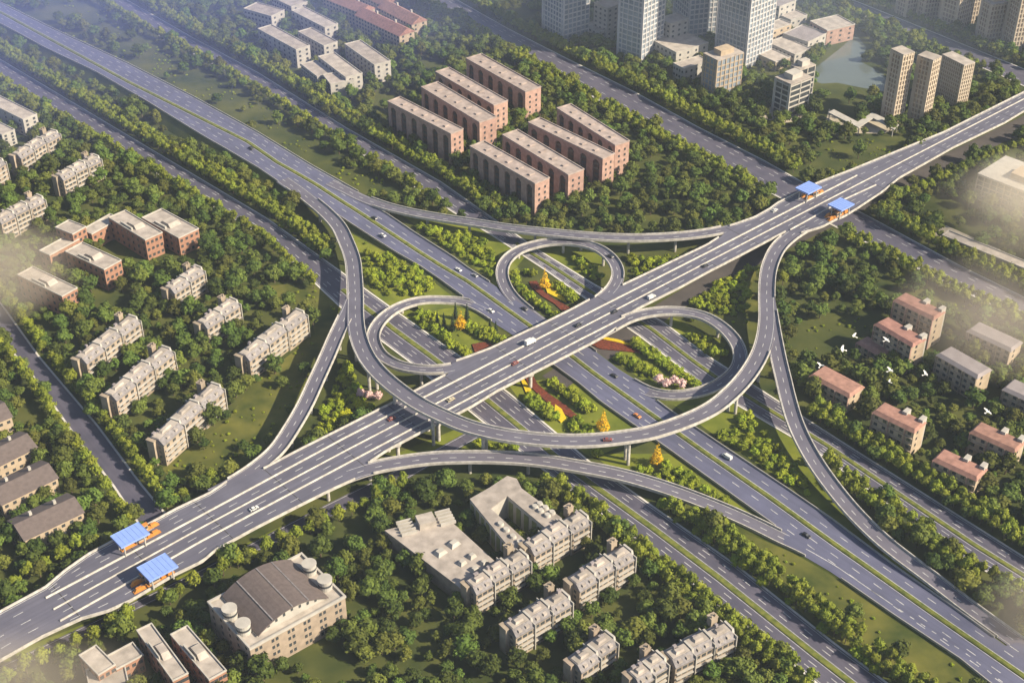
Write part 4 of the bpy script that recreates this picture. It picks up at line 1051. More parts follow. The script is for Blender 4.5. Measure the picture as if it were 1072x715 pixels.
canopy("blue flat toll canopy at the bridge's left end, nearer the curved roof hall", [(144.6, 594), (173, 578), (184.8, 592), (156.4, 609)], None)
canopy("blue flat toll canopy at the bridge's right end, by the wide avenue", [(833.6, 197), (847, 189.4), (859.6, 196), (846, 203)], None)
canopy("blue flat toll canopy at the right end of the bridge, above the sweeping ramp's end", [(868, 213.7), (880.6, 207), (894, 213.7), (880, 221)], None)
island("orange toll island at the barrier side of the left canopy by the side street", (127, 577), (168, 556))
island("orange toll island at the outer side of the left canopy by the side street", (133, 565), (166, 548))
island("orange toll island at the inner side of the left canopy by the curved roof hall", (137, 614), (170, 596))
island("orange toll island at the outer side of the left canopy by the curved roof hall", (140, 621), (183, 599))
island("orange toll island at the outer side of the right canopy by the avenue", (839, 207), (857, 198))
island("orange toll island at the inner side of the right canopy by the avenue", (844, 210), (862, 201))
island("orange toll island at the inner side of the right canopy above the ramp's end", (864, 228), (880, 220))
island("orange toll island at the outer side of the right canopy above the ramp's end", (867, 231.5), (888, 221.5))

# ------------------------------------------------------------------ cars
def paint(name, c): return mat(name, c, 0.3, var=0.04, scale=2, spec=0.6)
PAINT = {'white': paint("white_car_paint", (.55, .55, .54)), 'black': paint("black_car_paint", (.015, .015, .018)), 'red': paint("red_car_paint", (.20, .05, .04)),
         'grey': paint("grey_car_paint", (.20, .20, .22)), 'beige': paint("beige_car_paint", (.42, .36, .24)), 'orange': paint("orange_car_paint", (.55, .20, .05))}
M['tyre'] = mat("tyre_rubber", (.02, .02, .02), .9); M['lamp'] = mat("headlamp_glass", (.8, .78, .7), .2)
_c = {}
def car(label, px, pyy, zdeck, heading, colour, van=False, truck=False):
    p = P(px, pyy, zdeck)
    o = empty("car" if not (van or truck) else ("delivery_van" if van else "truck"), (p.x, p.y, zdeck + .03), heading)
    tag(o, label, "car" if not (van or truck) else ("van" if van else "truck"), "vehicles on the interchange")
    k = 0.78
    key = (van, truck, colour)
    L, Wd = (5.0, 2.0) if not (van or truck) else ((6.2, 2.2) if van else (7.6, 2.5))
    if key not in _c:
        b = MB(); gl = MB(); x0 = -L / 2
        def side(prof, w0):
            kk = len(b.v); n = len(prof)
            for s_ in (-1, 1): b.v.extend([(x, s_ * w0, z) for x, z in prof])
            for i in range(n): j = (i + 1) % n; b.f.append((kk + i, kk + j, kk + n + j, kk + n + i))
            b.f.append(tuple(kk + i for i in range(n))); b.f.append(tuple(kk + n + i for i in range(n))[::-1])
        if truck:
            b.box(-L / 2, L / 2 - 2.7, -1.28, 1.28, .9, 3.7); side([(L / 2 - 2.5, .5), (L / 2, .5), (L / 2, 1.7), (L / 2 - .35, 2.9), (L / 2 - 2.5, 2.9)], 1.22); b.box(-L / 2 + .3, L / 2 - .3, -.6, .6, .55, .9)
            gl.box(L / 2 - .16, L / 2 + .02, -1.05, 1.05, 1.75, 2.6)
        elif van:
            side([(-L / 2, .35), (L / 2, .35), (L / 2, 1.05), (L / 2 - .9, 1.35), (L / 2 - 1.7, 2.25), (-L / 2 + .1, 2.3), (-L / 2, 1.2)], 1.05)
            gl.box(L / 2 - 2.4, L / 2 - 1.65, -1.07, 1.07, 1.35, 2.0); gl.frustum((L / 2 - 1.62, L / 2 - .95, -.9, .9), 1.36, (L / 2 - 1.7, L / 2 - 1.5, -.9, .9), 2.2)
        else:
            side([(-2.5, .3), (2.5, .3), (2.5, .75), (2.3, .9), (1.1, 1.02), (-2.3, 1.05), (-2.5, .8)], 1.0)
            gl.frustum((-2.0, 1.15, -.92, .92), 1.02, (-1.35, .35, -.74, .74), 1.48); b.frustum((-1.4, .4, -.76, .76), 1.48, (-1.3, .3, -.7, .7), 1.56)
        wh = MB(); r = .36 if not truck else .5; kk = 0
        for i in range(12):
            a = 2 * math.pi * i / 12; wh.v.append((r * math.cos(a), -.13, r * math.sin(a)))
        for i in range(12):
            a = 2 * math.pi * i / 12; wh.v.append((r * math.cos(a), .13, r * math.sin(a)))
        for i in range(12): j = (i + 1) % 12; wh.f.append((i, j, 12 + j, 12 + i))
        wh.f += [tuple(range(12)), tuple(range(23, 11, -1))]
        hl = MB(); hl.box(L / 2 - .06, L / 2 + .02, -.16, .16, .62, .8)
        _c[key] = (b.mesh("body", PAINT[colour]), gl.mesh("windows", M['window']), wh.mesh("wheel", M['tyre']), hl.mesh("headlight", M['lamp']), r)
    bm_, gm, wm_, hm_, r = _c[key]
    link_mesh("body", bm_, o); link_mesh("cabin_glass", gm, o)
    for x in (-L * .31, L * .31):
        for y in (-Wd / 2 + .05, Wd / 2 - .05): link_mesh("wheel", wm_, o, (x, y, r))
    for y in (-.65, .65): link_mesh("headlight", hm_, o, (0, y, 0))
    o.scale = (k, k, k)
hA = math.atan2(HW.d.y, HW.d.x); hB = rzB
for args in (
    ("black car alone on the hazy upper left stretch of the highway", 263, 156, 6, hA, 'black'),
    ("black car by the highway median above the right start of the gentle far ramp", 392, 229, 3.0, hA + math.pi, 'black'),
    ("white car in the inner lane of the highway just above the left loop garden", 401, 247, 2.8, hA, 'white'),
    ("white car on the far lanes of the highway between the two upper loops", 480, 283, .6, hA + math.pi, 'white'),
    ("grey car near the merge of the upper loop with the highway", 497, 289, .6, hA + math.pi, 'grey'),
    ("white car by the end of the left loop on the highway above the bridge", 514, 326, .6, hA, 'white'),
    ("black car beside the upper flower bed, just above the bridge", 549, 324, .6, hA + math.pi, 'black'),
    ("black car on the upper loop ramp itself", 639, 269, 8.5, math.radians(130), 'black'),
    ("black car in the middle lanes of the bridge above the right loop's start", 643, 327, 9, hB, 'black'),
    ("black car on the bridge centre next to the barrier below the upper loop", 605, 341, 9, hB, 'black'),
    ("red car on the bridge just left of the white truck", 539, 381, 9, hB, 'red'),
    ("black car by the barrier in the far right half of the bridge before the tolls", 738, 279, 9, hB, 'black'),
    ("white car approaching the far right toll canopy from the bridge", 811, 221, 9, hB, 'white'),
    ("beige car on the bridge right of where the sweeping ramp crosses above", 472, 419, 9, hB, 'beige'),
    ("red car on the bridge left of where the sweeping ramp crosses above", 410, 439, 9, hB, 'red'),
    ("white car on the left half of the bridge near the descending ramp's mouth", 266, 533, 9, hB, 'white'),
    ("black car on the highway below the bridge, beside the pink blossom garden", 643, 394, .6, hA + math.pi, 'black'),
    ("orange car on the highway by the golden tree below the bridge", 667, 436, .6, hA, 'orange'),
    ("red car on the sweeping ramp below the golden tree", 636, 461, 14.5, 0.05, 'red'),
    ("black car by the nose where the bottom ramp joins the highway", 844, 561, .6, hA, 'black')):
    car(*args)
car("white truck crossing the middle of the bridge above the highway", 555, 360, 9, hB, 'white', truck=True)
car("white van on the bridge by the right loop's start", 682, 312, 9, hB, 'white', van=True)
car("white van on the highway's far lanes at the lower right", 761, 479, .6, hA + math.pi, 'white', van=True)

# ------------------------------------------------------------------ flower beds
def bed(name, label, px, m, h):
    pts = PL(px); c = sum(pts, Vector()) / len(pts); o = MB().prism([(p.x - c.x, p.y - c.y) for p in pts], .03, h).build(name, m, None, (c.x, c.y, 0))
    tag(o, label, "flower bed", "flower beds of the interchange gardens"); occupy(pts)
bed("flower_bed", "winding dark red flower bed inside the upper loop beside the golden tree", [(553.7, 295.6), (562, 294.7), (569, 305.6), (580.6, 314), (595.7, 322), (598, 328), (590.7, 328.6), (580.6, 319), (567, 310.7), (557, 302)], M['redbed'], .5)
bed("flower_bed", "yellow flower strip along the red bed inside the upper loop", [(571, 301), (577, 302), (590, 311), (593, 317), (584, 313), (573, 307.5)], M['yellowbed'], .6)
bed("flower_bed", "small dark red flower bed tucked against the bridge in the left loop garden", [(494, 361), (506, 359), (516, 361), (514, 366), (497, 369)], M['redbed'], .5)
bed("flower_bed", "long dark red flower bed below the bridge between the yellow strips", [(549, 395), (557, 392), (563, 403), (576, 414), (592, 424.5), (604, 435.5), (603, 441), (591, 434), (576, 425), (562, 412), (554, 404)], M['redbed'], .5)
bed("flower_bed", "yellow flower strip touching the bridge edge beside the long red bed", [(544.6, 397), (548, 397), (556, 408.7), (551, 413)], M['yellowbed'], .6)
bed("flower_bed", "yellow flower patch halfway down the long red bed", [(581, 424), (588, 429), (592.5, 438), (587, 443), (580, 436)], M['yellowbed'], .6)
bed("flower_bed", "dark red flower bed below the bridge beside the pink blossom garden", [(622, 357), (634, 356.5), (650, 360), (664, 364), (671, 370), (650.5, 368), (628.7, 366), (620, 362)], M['redbed'], .5)
bed("flower_bed", "thin yellow flower line above the red bed beside the pink blossom garden", [(630, 353), (646, 356), (663, 361.5), (663, 363.6), (646, 359), (629, 355.6)], M['yellowbed'], .6)

# ------------------------------------------------------------------ birds gliding in front of the estate
M['feather'] = mat("white_feathers", (.70, .69, .66), .8, var=.05, scale=6)
def bird(label, u, v, dist, yaw, flap, size=1.0):
    d = (P(u, v, 0) - Vector((0, 0, CAM_H))); d.normalize(); p = Vector((0, 0, CAM_H)) + d * dist
    me = bpy.data.meshes.new("body"); bm = bmesh.new()
    # body: rings along x
    rings = [(-.17, .012, 0), (-.12, .028, .0), (-.04, .048, .0), (.05, .046, .005), (.10, .032, .02), (.135, .03, .03), (.165, .016, .028), (.185, .004, .022)]
    vs = []
    for x, r, z in rings: vs.append([bm.verts.new((x, r * math.cos(2 * math.pi * k / 8), z + r * .85 * math.sin(2 * math.pi * k / 8))) for k in range(8)])
    for a, b in zip(vs, vs[1:]):
        for k in range(8): bm.faces.new((a[k], a[(k + 1) % 8], b[(k + 1) % 8], b[k]))
    bm.faces.new(vs[0][::-1]); bm.faces.new(vs[-1])
    # tail fan and wings with thickness
    def slab(pts, t=.006):
        up = [bm.verts.new((x, y, z + t)) for x, y, z in pts]; dn = [bm.verts.new((x, y, z - t)) for x, y, z in pts]
        bm.faces.new(up); bm.faces.new(dn[::-1])
        for i in range(len(pts)): j = (i + 1) % len(pts); bm.faces.new((dn[i], dn[j], up[j], up[i]))
    slab([(-.13, -.02, 0), (-.13, .02, 0), (-.28, .07, 0), (-.30, 0, 0), (-.28, -.07, 0)])
    for s_ in (-1, 1):
        f1, f2 = flap, flap * .55
        y1, z1 = .17 * math.cos(f1), .17 * math.sin(f1); y2, z2 = y1 + .22 * math.cos(f2), z1 + .22 * math.sin(f2)
        slab([(.09, s_ * .03, .015), (.11, s_ * y1, z1), (-.05, s_ * y1, z1), (-.07, s_ * .03, .015)][::s_])
        slab([(.11, s_ * y1, z1), (.02, s_ * y2, z2), (-.05, s_ * (y2 - .01), z2), (-.05, s_ * y1, z1)][::s_])
    bmesh.ops.recalc_face_normals(bm, faces=bm.faces); bm.to_mesh(me); bm.free(); me.materials.append(M['feather'])
    o = link_mesh("dove", me, None, p); o.rotation_euler = (math.radians(rng.uniform(-10, 10)), math.radians(-8), yaw); o.scale = (size,) * 3
    tag(o, label, "bird", "white doves flying over the estate")
for a in (("white dove flying beside the low annex, topmost of the flock", 894, 352, 92, 2.6, .5, 1.0), ("white dove with wide open wings above the dark trees", 882, 366, 78, 2.9, .35, 1.0),
          ("white dove nearest to the pinkish flat roof", 859, 383, 95, .9, .8, 1.0), ("white dove in front of the tall red roofed block", 928, 356, 85, .4, .2, 1.0),
          ("white dove over the trees in mid flock, upper of a pair", 932, 388, 80, .3, .4, 1.0), ("small white dove just below the mid flock one", 931, 400, 120, 2.8, .7, 1.0),
          ("white dove over trees beside the grey roofed cream block", 969, 392, 92, .2, .6, 1.0), ("white dove farthest right, lowest of the flock", 1034, 431, 88, .5, .3, 1.0)):
    bird(*a[:6], a[6] * .8)
# ------------------------------------------------------------------ trees
def leaf_mesh(name, m, lobes, per, size, seed, flat=1.0, core=True):
    """crown: small leaf clumps over several lobes; lobes = (x, y, z, r, rz)"""
    r_ = random.Random(seed); v = []; f = []
    for (lx, ly, lz, lr, lrz) in lobes:
        n = int(per * lr * lr)
        for _ in range(n):
            z = r_.uniform(-.75, 1.0); a = r_.uniform(0, 2 * math.pi); q = math.sqrt(max(0, 1 - z * z))
            nx, ny, nz = q * math.cos(a), q * math.sin(a), z
            rr = r_.uniform(.80, 1.12)
            c = Vector((lx + nx * lr * rr, ly + ny * lr * rr, lz + nz * lrz * rr))
            nn = Vector((nx, ny, nz + .25)) + Vector((r_.gauss(0, .38), r_.gauss(0, .38), r_.gauss(0, .38))); nn.normalize()
            t = nn.orthogonal().normalized(); t.rotate(Matrix.Rotation(r_.uniform(0, 6.28), 3, nn)); b = nn.cross(t)
            s = size * r_.uniform(.6, 1.25); k = len(v)
            for (e, g_) in ((-1, -.5), (.2, -.9), (1, .1), (.1, .9)): v.append(tuple(c + t * (s * e) + b * (s * g_ * .8)))
            f.append((k, k + 1, k + 2, k + 3))
    me = bpy.data.meshes.new(name); me.from_pydata(v, [], f)
    if core:
        bm = bmesh.new(); bm.from_mesh(me)
        for (lx, ly, lz, lr, lrz) in lobes:
            mt = Matrix.Translation((lx, ly, lz)) @ Matrix.Diagonal((lr * .80, lr * .80, lrz * .80, 1))
            bmesh.ops.create_icosphere(bm, subdivisions=1, radius=1.0, matrix=mt)
        bm.to_mesh(me); bm.free()
    me.materials.append(m); me.update(); return me
def lobed(seed, R, H, z0, n=8, squash=.8):
    r_ = random.Random(seed); L = [(0, 0, z0 + H * .5, R * .66, H * .46)]
    for k in range(n):
        a = 2 * math.pi * k / n + r_.uniform(-.4, .4); q = R * r_.uniform(.40, .66); z = z0 + H * r_.uniform(.28, .72); rr = R * r_.uniform(.30, .50)
        L.append((q * math.cos(a), q * math.sin(a), z, rr, rr * squash))
    L.append((r_.uniform(-.3, .3) * R, r_.uniform(-.3, .3) * R, z0 + H * .82, R * .40, R * .34)); return L
def trunk_mesh(name, h, r, seed, top=0.0):
    r_ = random.Random(seed); mb = MB()
    mb.cyl(0, 0, -.3, h, r, r * .55, n=7)
    for k in range(4):
        a = k * 1.57 + r_.uniform(-.4, .4); p0 = Vector((0, 0, h * .8)); p1 = p0 + Vector((math.cos(a) * h * .45, math.sin(a) * h * .45, h * .6)); q = len(mb.v)
        for p, w in ((p0, r * .5), (p1, r * .2)):
            for i in range(4): mb.v.append((p.x + w * math.cos(i * 1.57), p.y + w * math.sin(i * 1.57), p.z))
        for i in range(4): j = (i + 1) % 4; mb.f.append((q + i, q + j, q + 4 + j, q + 4 + i))
    return mb.mesh(name, M['bark'])
KIND = {}
KIND['wood'] = [(leaf_mesh("crown", M['leaf_wood' if k % 3 else 'leaf_olive'], lobed(100 + k, 1.0 * 3.7, 6.6, 1.2, 8), 15, .52, k), None) for k in range(6)]
KIND['road'] = [(leaf_mesh("crown", M['leaf_road'], lobed(200 + k, 3.0, 5.6, 1.7, 7, .9), 18, .42, 20 + k), None) for k in range(4)]
KIND['shrub'] = [(leaf_mesh("crown", M['leaf_shrub'], lobed(300 + k, 2.6, 3.6, .0, 7, .85), 24, .36, 40 + k), None) for k in range(4)]
TR = {'wood': trunk_mesh("trunk", 3.6, .26, 1), 'road': trunk_mesh("trunk", 3.4, .20, 2), 'shrub': trunk_mesh("trunk", 1.6, .14, 3)}
def plant(kind, name, label, cat, group, x, y, sc, rz, var):
    o = empty(name, (x, y, 0), rz); o.scale = (sc[0], sc[0], sc[1]); tag(o, label, cat, group)
    c = link_mesh("crown", KIND[kind][var % len(KIND[kind])][0], o); t = link_mesh("trunk", TR[kind], o)
    return o, c, t

def spaced(cands, occ, gap):
    """keep candidates (x, y, r) at least gap apart and off the occupied cells"""
    cell = {}; out = []
    for x, y in cands:
        if at_cell(occ, x, y): continue
        i, j = int(x // gap), int(y // gap); ok = True
        for a in (-1, 0, 1):
            for b in (-1, 0, 1):
                for (p, q) in cell.get((i + a, j + b), ()):
                    if (p - x) ** 2 + (q - y) ** 2 < gap * gap: ok = False; break
                if not ok: break
            if not ok: break
        if ok: cell.setdefault((i, j), []).append((x, y)); out.append((x, y))
    return out
def inview(x, y, m=70):
    u, v = PX((x, y, 3)); return -m < u < W0 + m and -50 < v < H0 + 90
# ---- single specimen trees
def specimen(name, label, u, v, kind, m, R, H, z0, seed, group=None, size=.45, conifer=False):
    p = P(u, v); o = empty(name, (p.x, p.y, 0)); tag(o, label, "tree", group)
    if conifer:
        L = [(0, 0, z0 + H * t, R * (1 - t * .92) + .1, H * .13) for t in (.08, .22, .36, .5, .64, .78, .92)]
    else: L = lobed(seed, R, H, z0, 7)
    link_mesh("crown", leaf_mesh("crown", m, L, 26 if not conifer else 40, size, seed, core=True), o); link_mesh("trunk", trunk_mesh("trunk", z0 + H * .3, .22, seed), o)
    occupy([(p.x - R, p.y - R), (p.x + R, p.y - R), (p.x + R, p.y + R), (p.x - R, p.y + R)])
def ginkgo(label, u, v, seed):
    p = P(u, v); o = empty("golden_tree", (p.x, p.y, 0)); tag(o, label, "tree", "golden yellow trees"); r_ = random.Random(seed)
    L = [(0, 0, 3.2, 2.6, 1.9), (0, 0, 5.6, 2.1, 1.8), (0.2, 0, 8.0, 1.4, 1.7), (0, .1, 10.2, .8, 1.5), (0, 0, 12.0, .35, 1.1)]
    for k in range(7):
        a = k * .9; L.append((math.cos(a) * 2.1, math.sin(a) * 2.1, r_.uniform(2.4, 5.2), 1.1, .9))
    link_mesh("crown", leaf_mesh("crown", M['leaf_yellow'], L, 30, .36, seed, core=False), o); link_mesh("trunk", trunk_mesh("trunk", 5.5, .22, seed), o)
    occupy([(p.x - 2.5, p.y - 2.5), (p.x + 2.5, p.y - 2.5), (p.x + 2.5, p.y + 2.5), (p.x - 2.5, p.y + 2.5)])
ginkgo("golden tree standing beside the red bed inside the upper loop", 570, 303, 1); ginkgo("golden tree among cypresses in the left loop garden", 482, 346, 2)
ginkgo("golden tree beside the highway below the bridge and above the sweeping ramp", 631, 452, 3); ginkgo("golden tree below the sweeping ramp at the highway's near side", 687, 487, 4)
for i, (u, v) in enumerate(((689, 402), (697, 406), (705, 404), (713, 407))):
    specimen("blossom_tree", ("leftmost", "second from left", "third from left", "rightmost")[i] + " of the four pink blossom trees inside the right loop", u, v, 'p', M['leaf_pink'], 2.7, 4.4, 1.0, 60 + i, "pink blossom trees", .36)
for i, (u, v) in enumerate(((378, 416), (387, 418), (396, 419))):
    specimen("blossom_tree", ("leftmost", "middle", "rightmost")[i] + " of the three pink blossom trees beside the bridge's left half", u, v, 'p', M['leaf_pink'], 2.7, 3.8, .8, 70 + i, "pink blossom trees", .36)
specimen("lime_shrub", "bright lime yellow bush beside the pink blossom trees left of the bridge", 377, 428, 's', M['leaf_lime'], 4.0, 4.2, .1, 80, "lime yellow bushes", .4)
specimen("lime_shrub", "bright lime yellow bush lower left of the other lime one", 363, 437, 's', M['leaf_lime'], 3.4, 3.8, .1, 81, "lime yellow bushes", .4)
for i, (u, v) in enumerate(((458, 343), (465, 345), (474, 347), (477, 334), (489, 335))):
    specimen("cypress", ("leftmost dark cypress", "second dark cypress from the left", "third dark cypress, touching the golden tree,", "dark cypress close above the golden tree", "dark cypress right of the golden tree")[i] + " in the left loop garden", u, v, 'c', M['leaf_dark'], 1.5, 9.5, .4, 90 + i, "dark cypresses", .30, conifer=True)
for i, (u, v) in enumerate(((513, 347), (519, 350))):
    specimen("cypress", ("left", "right")[i] + " of the two small dark cypresses by the highway edge above the bridge", u, v, 'c', M['leaf_dark'], 1.3, 7.5, .3, 97 + i, "dark cypresses", .28, conifer=True)

# ---- rows of street trees
def row(pts, gap=5.6, jit=.5, rows=1, dr=5.0, skip=.0):
    q = PL(pts); path = smooth_path(q, 1.0); d = 0; nxt = 0; out = []
    for r0 in range(rows):
        pa = offset_path(path, r0 * dr); nxt = r0 * gap * .5; d = 0
        for i in range(1, len(pa)):
            d += (pa[i] - pa[i - 1]).length
            if d >= nxt:
                nxt = d + gap * rng.uniform(.92, 1.1)
                if rng.random() > skip: out.append((pa[i].x + rng.uniform(-jit, jit), pa[i].y + rng.uniform(-jit, jit)))
    return out
def along(ax, side, off, u0, u1, gap=5.6, jit=.5, skip=.03):
    """a row beside a road; side +1 = its N edge"""
    lat = (lambda t: ax.latN(t) + off) if side > 0 else (lambda t: ax.latS(t) - off)
    out = []; t = u0
    while t < u1:
        p = ax.pt(t, float(lat(t))); t += gap * rng.uniform(.92, 1.1)
        if rng.random() > skip: out.append((p.x + rng.uniform(-jit, jit), p.y + rng.uniform(-jit, jit)))
    return out
ROWS = []
def addrow(label, group, pts): ROWS.append((label, group, pts))
T = lambda ax, u, v: ax.tpx(u, v, 0)
for off in (3.6, 8.6):
    addrow("yellow green street tree in the double row between the lower left road and the terraces", "street trees along the lower left road, house side", along(R1, -1, off, T(R1, 578, 497), R1.t1, 4.8))
    addrow("yellow green street tree in the double row between the lower left road and the highway", "street trees between the lower left road and the highway", along(R1, 1, off, T(R1, 695, 540), R1.t1, 4.8))
    addrow("street tree in the row between the hazy upper left road and the highway", "street trees on the highway side of the upper left road", along(R1, 1, off, R1.t0, T(R1, 335, 270), 4.8))
    addrow("street tree in the row along the lower right road, estate side", "street trees along the lower right road, estate side", along(R2, 1, off - .4, T(R2, 846, 440), R2.t1, 4.8))
addrow("street tree in the row between the upper left road and the housing estate", "street trees on the housing side of the upper left road", along(R1, -1, 3.6, R1.t0, T(R1, 335, 305), 4.8))
addrow("street tree in the row between the lower right road and the descending ramp", "street trees between the lower right road and the ramp", along(R2, -1, 4.0, T(R2, 868, 488), R2.t1, 5.0) + along(R2, -1, 9.0, T(R2, 868, 488), T(R2, 1030, 600), 4.8))
addrow("street tree in the row between the slab apartments and their avenue", "street trees on the slab side of the second avenue", along(R2, 1, 4.0, R2.t0, T(R2, 520, 232), 4.8) + along(R2, 1, 9.0, R2.t0, T(R2, 520, 232), 5.6))
addrow("street tree in the row between the second avenue and the highway", "street trees on the highway side of the second avenue", along(R2, -1, 4.0, R2.t0, T(R2, 462, 222), 4.8))
for sd, nm in ((1, "tower side"), (-1, "slab side")):
    addrow("street tree in the row along the wide avenue, " + nm, "street trees along the wide avenue, " + nm, along(R4, sd, 4.0, R4.t0, T(R4, 815, 190), 4.8) + along(R4, sd, 8.8, R4.t0, T(R4, 815, 190), 5.6))
    addrow("street tree in the row along the right hand end of the wide avenue, " + ("hazy side" if sd > 0 else "estate side"), "street trees at the right end of the wide avenue, " + ("hazy side" if sd > 0 else "estate side"), along(R4, sd, 4.0, T(R4, 915, 240), R4.t1, 4.8) + along(R4, sd, 8.8, T(R4, 925, 240), R4.t1, 5.6))
    addrow("street tree along the far road at the top right, " + ("outer side" if sd > 0 else "lake side"), "street trees along the far road, " + ("outer side" if sd > 0 else "lake side"), along(R5, sd, 4.0 if sd > 0 else 8.0, R5.t0, T(R5, 1055, 70), 4.8))
    addrow("street tree along the side street at the left, " + ("estate side" if sd > 0 else "gabled house side"), "street trees along the side street, " + ("estate side" if sd > 0 else "gabled house side"), along(R6, sd, 3.8, R6.t0, T(R6, 158, 540), 5.6))
addrow("round street tree in the row along the frontage road below the bridge", "street trees along the frontage road", along(RF1, -1, 4.2, RF1.t0, T(RF1, 440, 495), 6.6, .4, 0))
addrow("round street tree along the outer edge of the bridge's left end", "street trees beside the left toll plaza", row([(-40, 640), (0, 628), (40, 600), (90, 575), (112, 562)], 6.4) + row([(178, 530), (200, 518), (222, 506)], 6))
addrow("round street tree along the far edge of the bridge beyond the right tolls", "street trees on the lake side of the bridge's right end", row([(868, 192), (905, 183), (950, 165), (1000, 143), (1060, 114), (1100, 95)], 6.6, .4))
addrow("round street tree along the near edge of the bridge beyond the right tolls", "street trees on the hazy side of the bridge's right end", row([(915, 232), (935, 214), (970, 200), (1010, 182), (1050, 163), (1100, 140)], 6.4, .5) + row([(918, 240), (940, 222)], 6))
addrow("street tree along the curve of the right end of the sweeping ramp", "street trees beside the end of the sweeping ramp", row([(818, 300), (820, 275), (832, 258), (850, 250), (880, 243)], 6))
STOCC = OCC.copy()
rows_all = []
for lb, gp, pts in ROWS:
    for x, y in pts:
        if inview(x, y) and not at_cell(STOCC, x, y): rows_all.append((y, x, lb, gp))
rows_all.sort()
_n = 0
pts_road = []
for y, x, lb, gp in rows_all:
    u, v = PX((x, y, 3)); s = float(rng.uniform(.88, 1.2)); sz = float(s * rng.uniform(.95, 1.25)); rz = float(rng.uniform(0, 6.28)); vi = int(rng.integers(0, 4))
    occupy([(x - 2.2, y - 2.2), (x + 2.2, y - 2.2), (x + 2.2, y + 2.2), (x - 2.2, y + 2.2)])
    if _n < 300 and 0 < u < W0 and 0 < v < H0 + 8:
        plant('road', "street_tree", lb, "street tree", gp, x, y, (s, sz), rz, vi); _n += 1
    else: pts_road.append((x, y, s, sz, rz, vi))

# ---- shrubs and hedges of the interchange gardens
def fill(px, gap, n=4000):
    q = PL(px); xs = [p.x for p in q]; ys = [p.y for p in q]; X = rng.uniform(min(xs), max(xs), n); Y = rng.uniform(min(ys), max(ys), n)
    k = pip(q, X, Y); return spaced(list(zip(X[k], Y[k])), OCC, gap)
SHR = [("rounded green bush in the ring around the red bed inside the upper loop", row([(540, 287), (539, 293), (542, 300), (549, 308), (557, 315), (566, 322), (576, 329), (588, 334)], 3.2, .3, 2, -2.6) + row([(549, 287), (558, 289)], 3) + row([(580, 298), (588, 303), (595, 309), (603, 315)], 3.2, .3, 2, -2.6)),
       ("rounded green bush in the two hedge rows of the left loop garden", row([(461, 352), (468, 358), (476, 363), (484, 368), (493, 373)], 3.2, .3, 2, -2.8) + row([(489, 341), (500, 346), (512, 351), (522, 357), (531, 361)], 3.2, .3, 2, -2.8) + fill([(432, 333), (450, 328), (460, 340), (455, 350), (440, 342)], 3.6)),
       ("rounded green bush in the wedge between the two ramps left of the bridge", fill([(340, 412), (360, 372), (368, 366), (380, 388), (402, 418), (380, 440), (330, 466), (300, 480), (318, 446)], 3.7)),
       ("rounded green bush in the rows beside the long red bed below the bridge", row([(553, 416), (560, 421), (568, 427), (576, 433), (584, 440)], 3.2, .3, 2, -2.8) + row([(575, 394), (585, 402), (596, 411), (607, 419), (620, 430)], 3.2, .3, 2, -3) + fill([(596, 446), (610, 440), (622, 452), (640, 458), (620, 462), (600, 456)], 3.8)),
       ("rounded green bush in the hedges around the pink blossoms inside the right loop", row([(640, 370), (652, 376), (665, 382), (678, 388), (690, 391)], 3.2, .3, 2, -2.6) + row([(652, 354), (662, 358), (672, 364), (684, 372), (696, 380), (708, 388), (722, 398), (732, 404)], 3.2, .3, 2, -2.6)),
       ("rounded green bush between the right loop and the right hand road", fill([(706, 336), (725, 334), (745, 344), (757, 357), (762, 374), (745, 378), (728, 364)], 3.7)),
       ("rounded green bush between the bridge and the right loop", fill([(713, 318), (745, 303), (778, 290), (785, 325), (768, 333), (740, 324)], 3.8) + row([(742, 306), (760, 297), (778, 288), (792, 282)], 4)),
       ("rounded green bush in the clump above the bridge beside the upper loop", fill([(655, 262), (752, 254), (718, 272), (665, 294)], 3.9)),
       ("rounded green bush inside the upper loop beyond the right hand road", fill([(582, 262), (606, 262), (628, 272), (636, 290), (620, 293), (600, 276)], 3.6)),
       ("rounded green bush on the grass between the highway and the gentle far ramp", fill([(438, 238), (482, 242), (516, 262), (516, 292), (500, 284), (470, 262)], 4.0)),
       ("rounded green bush on the grass between the highway and the left loop", fill([(384, 266), (420, 272), (455, 295), (452, 307), (402, 311), (384, 290)], 4.0)),
       ("rounded green bush between the highway and the bottom ramp", fill([(622, 476), (682, 480), (722, 502), (776, 534), (700, 505), (640, 488)], 4.0)),
       ("rounded green bush between the highway and the descending ramp at the lower right", fill([(740, 444), (770, 424), (830, 482), (852, 528), (800, 500)], 3.9)),
       ("low bush beside the piers under the sweeping ramp", fill([(478, 460), (540, 470), (600, 474), (590, 480), (480, 474)], 5.5)),
       ("bush on the verge between the lower left road and the highway", fill([(660, 500), (700, 520), (760, 550), (800, 590), (860, 640), (930, 715), (880, 715), (760, 600), (690, 540)], 3.9)),
       ("bush on the verge between the upper left road and the highway", fill([(230, 205), (300, 240), (345, 262), (340, 272), (280, 240)], 5.0))]
shr_all = []
for lb, pts in SHR:
    for x, y in pts:
        if at_cell(STOCC, x, y): continue
        shr_all.append((y, x, lb))
        occupy([(x - 1.5, y - 1.5), (x + 1.5, y - 1.5), (x + 1.5, y + 1.5), (x - 1.5, y + 1.5)])
shr_all.sort(); pts_shrub = []
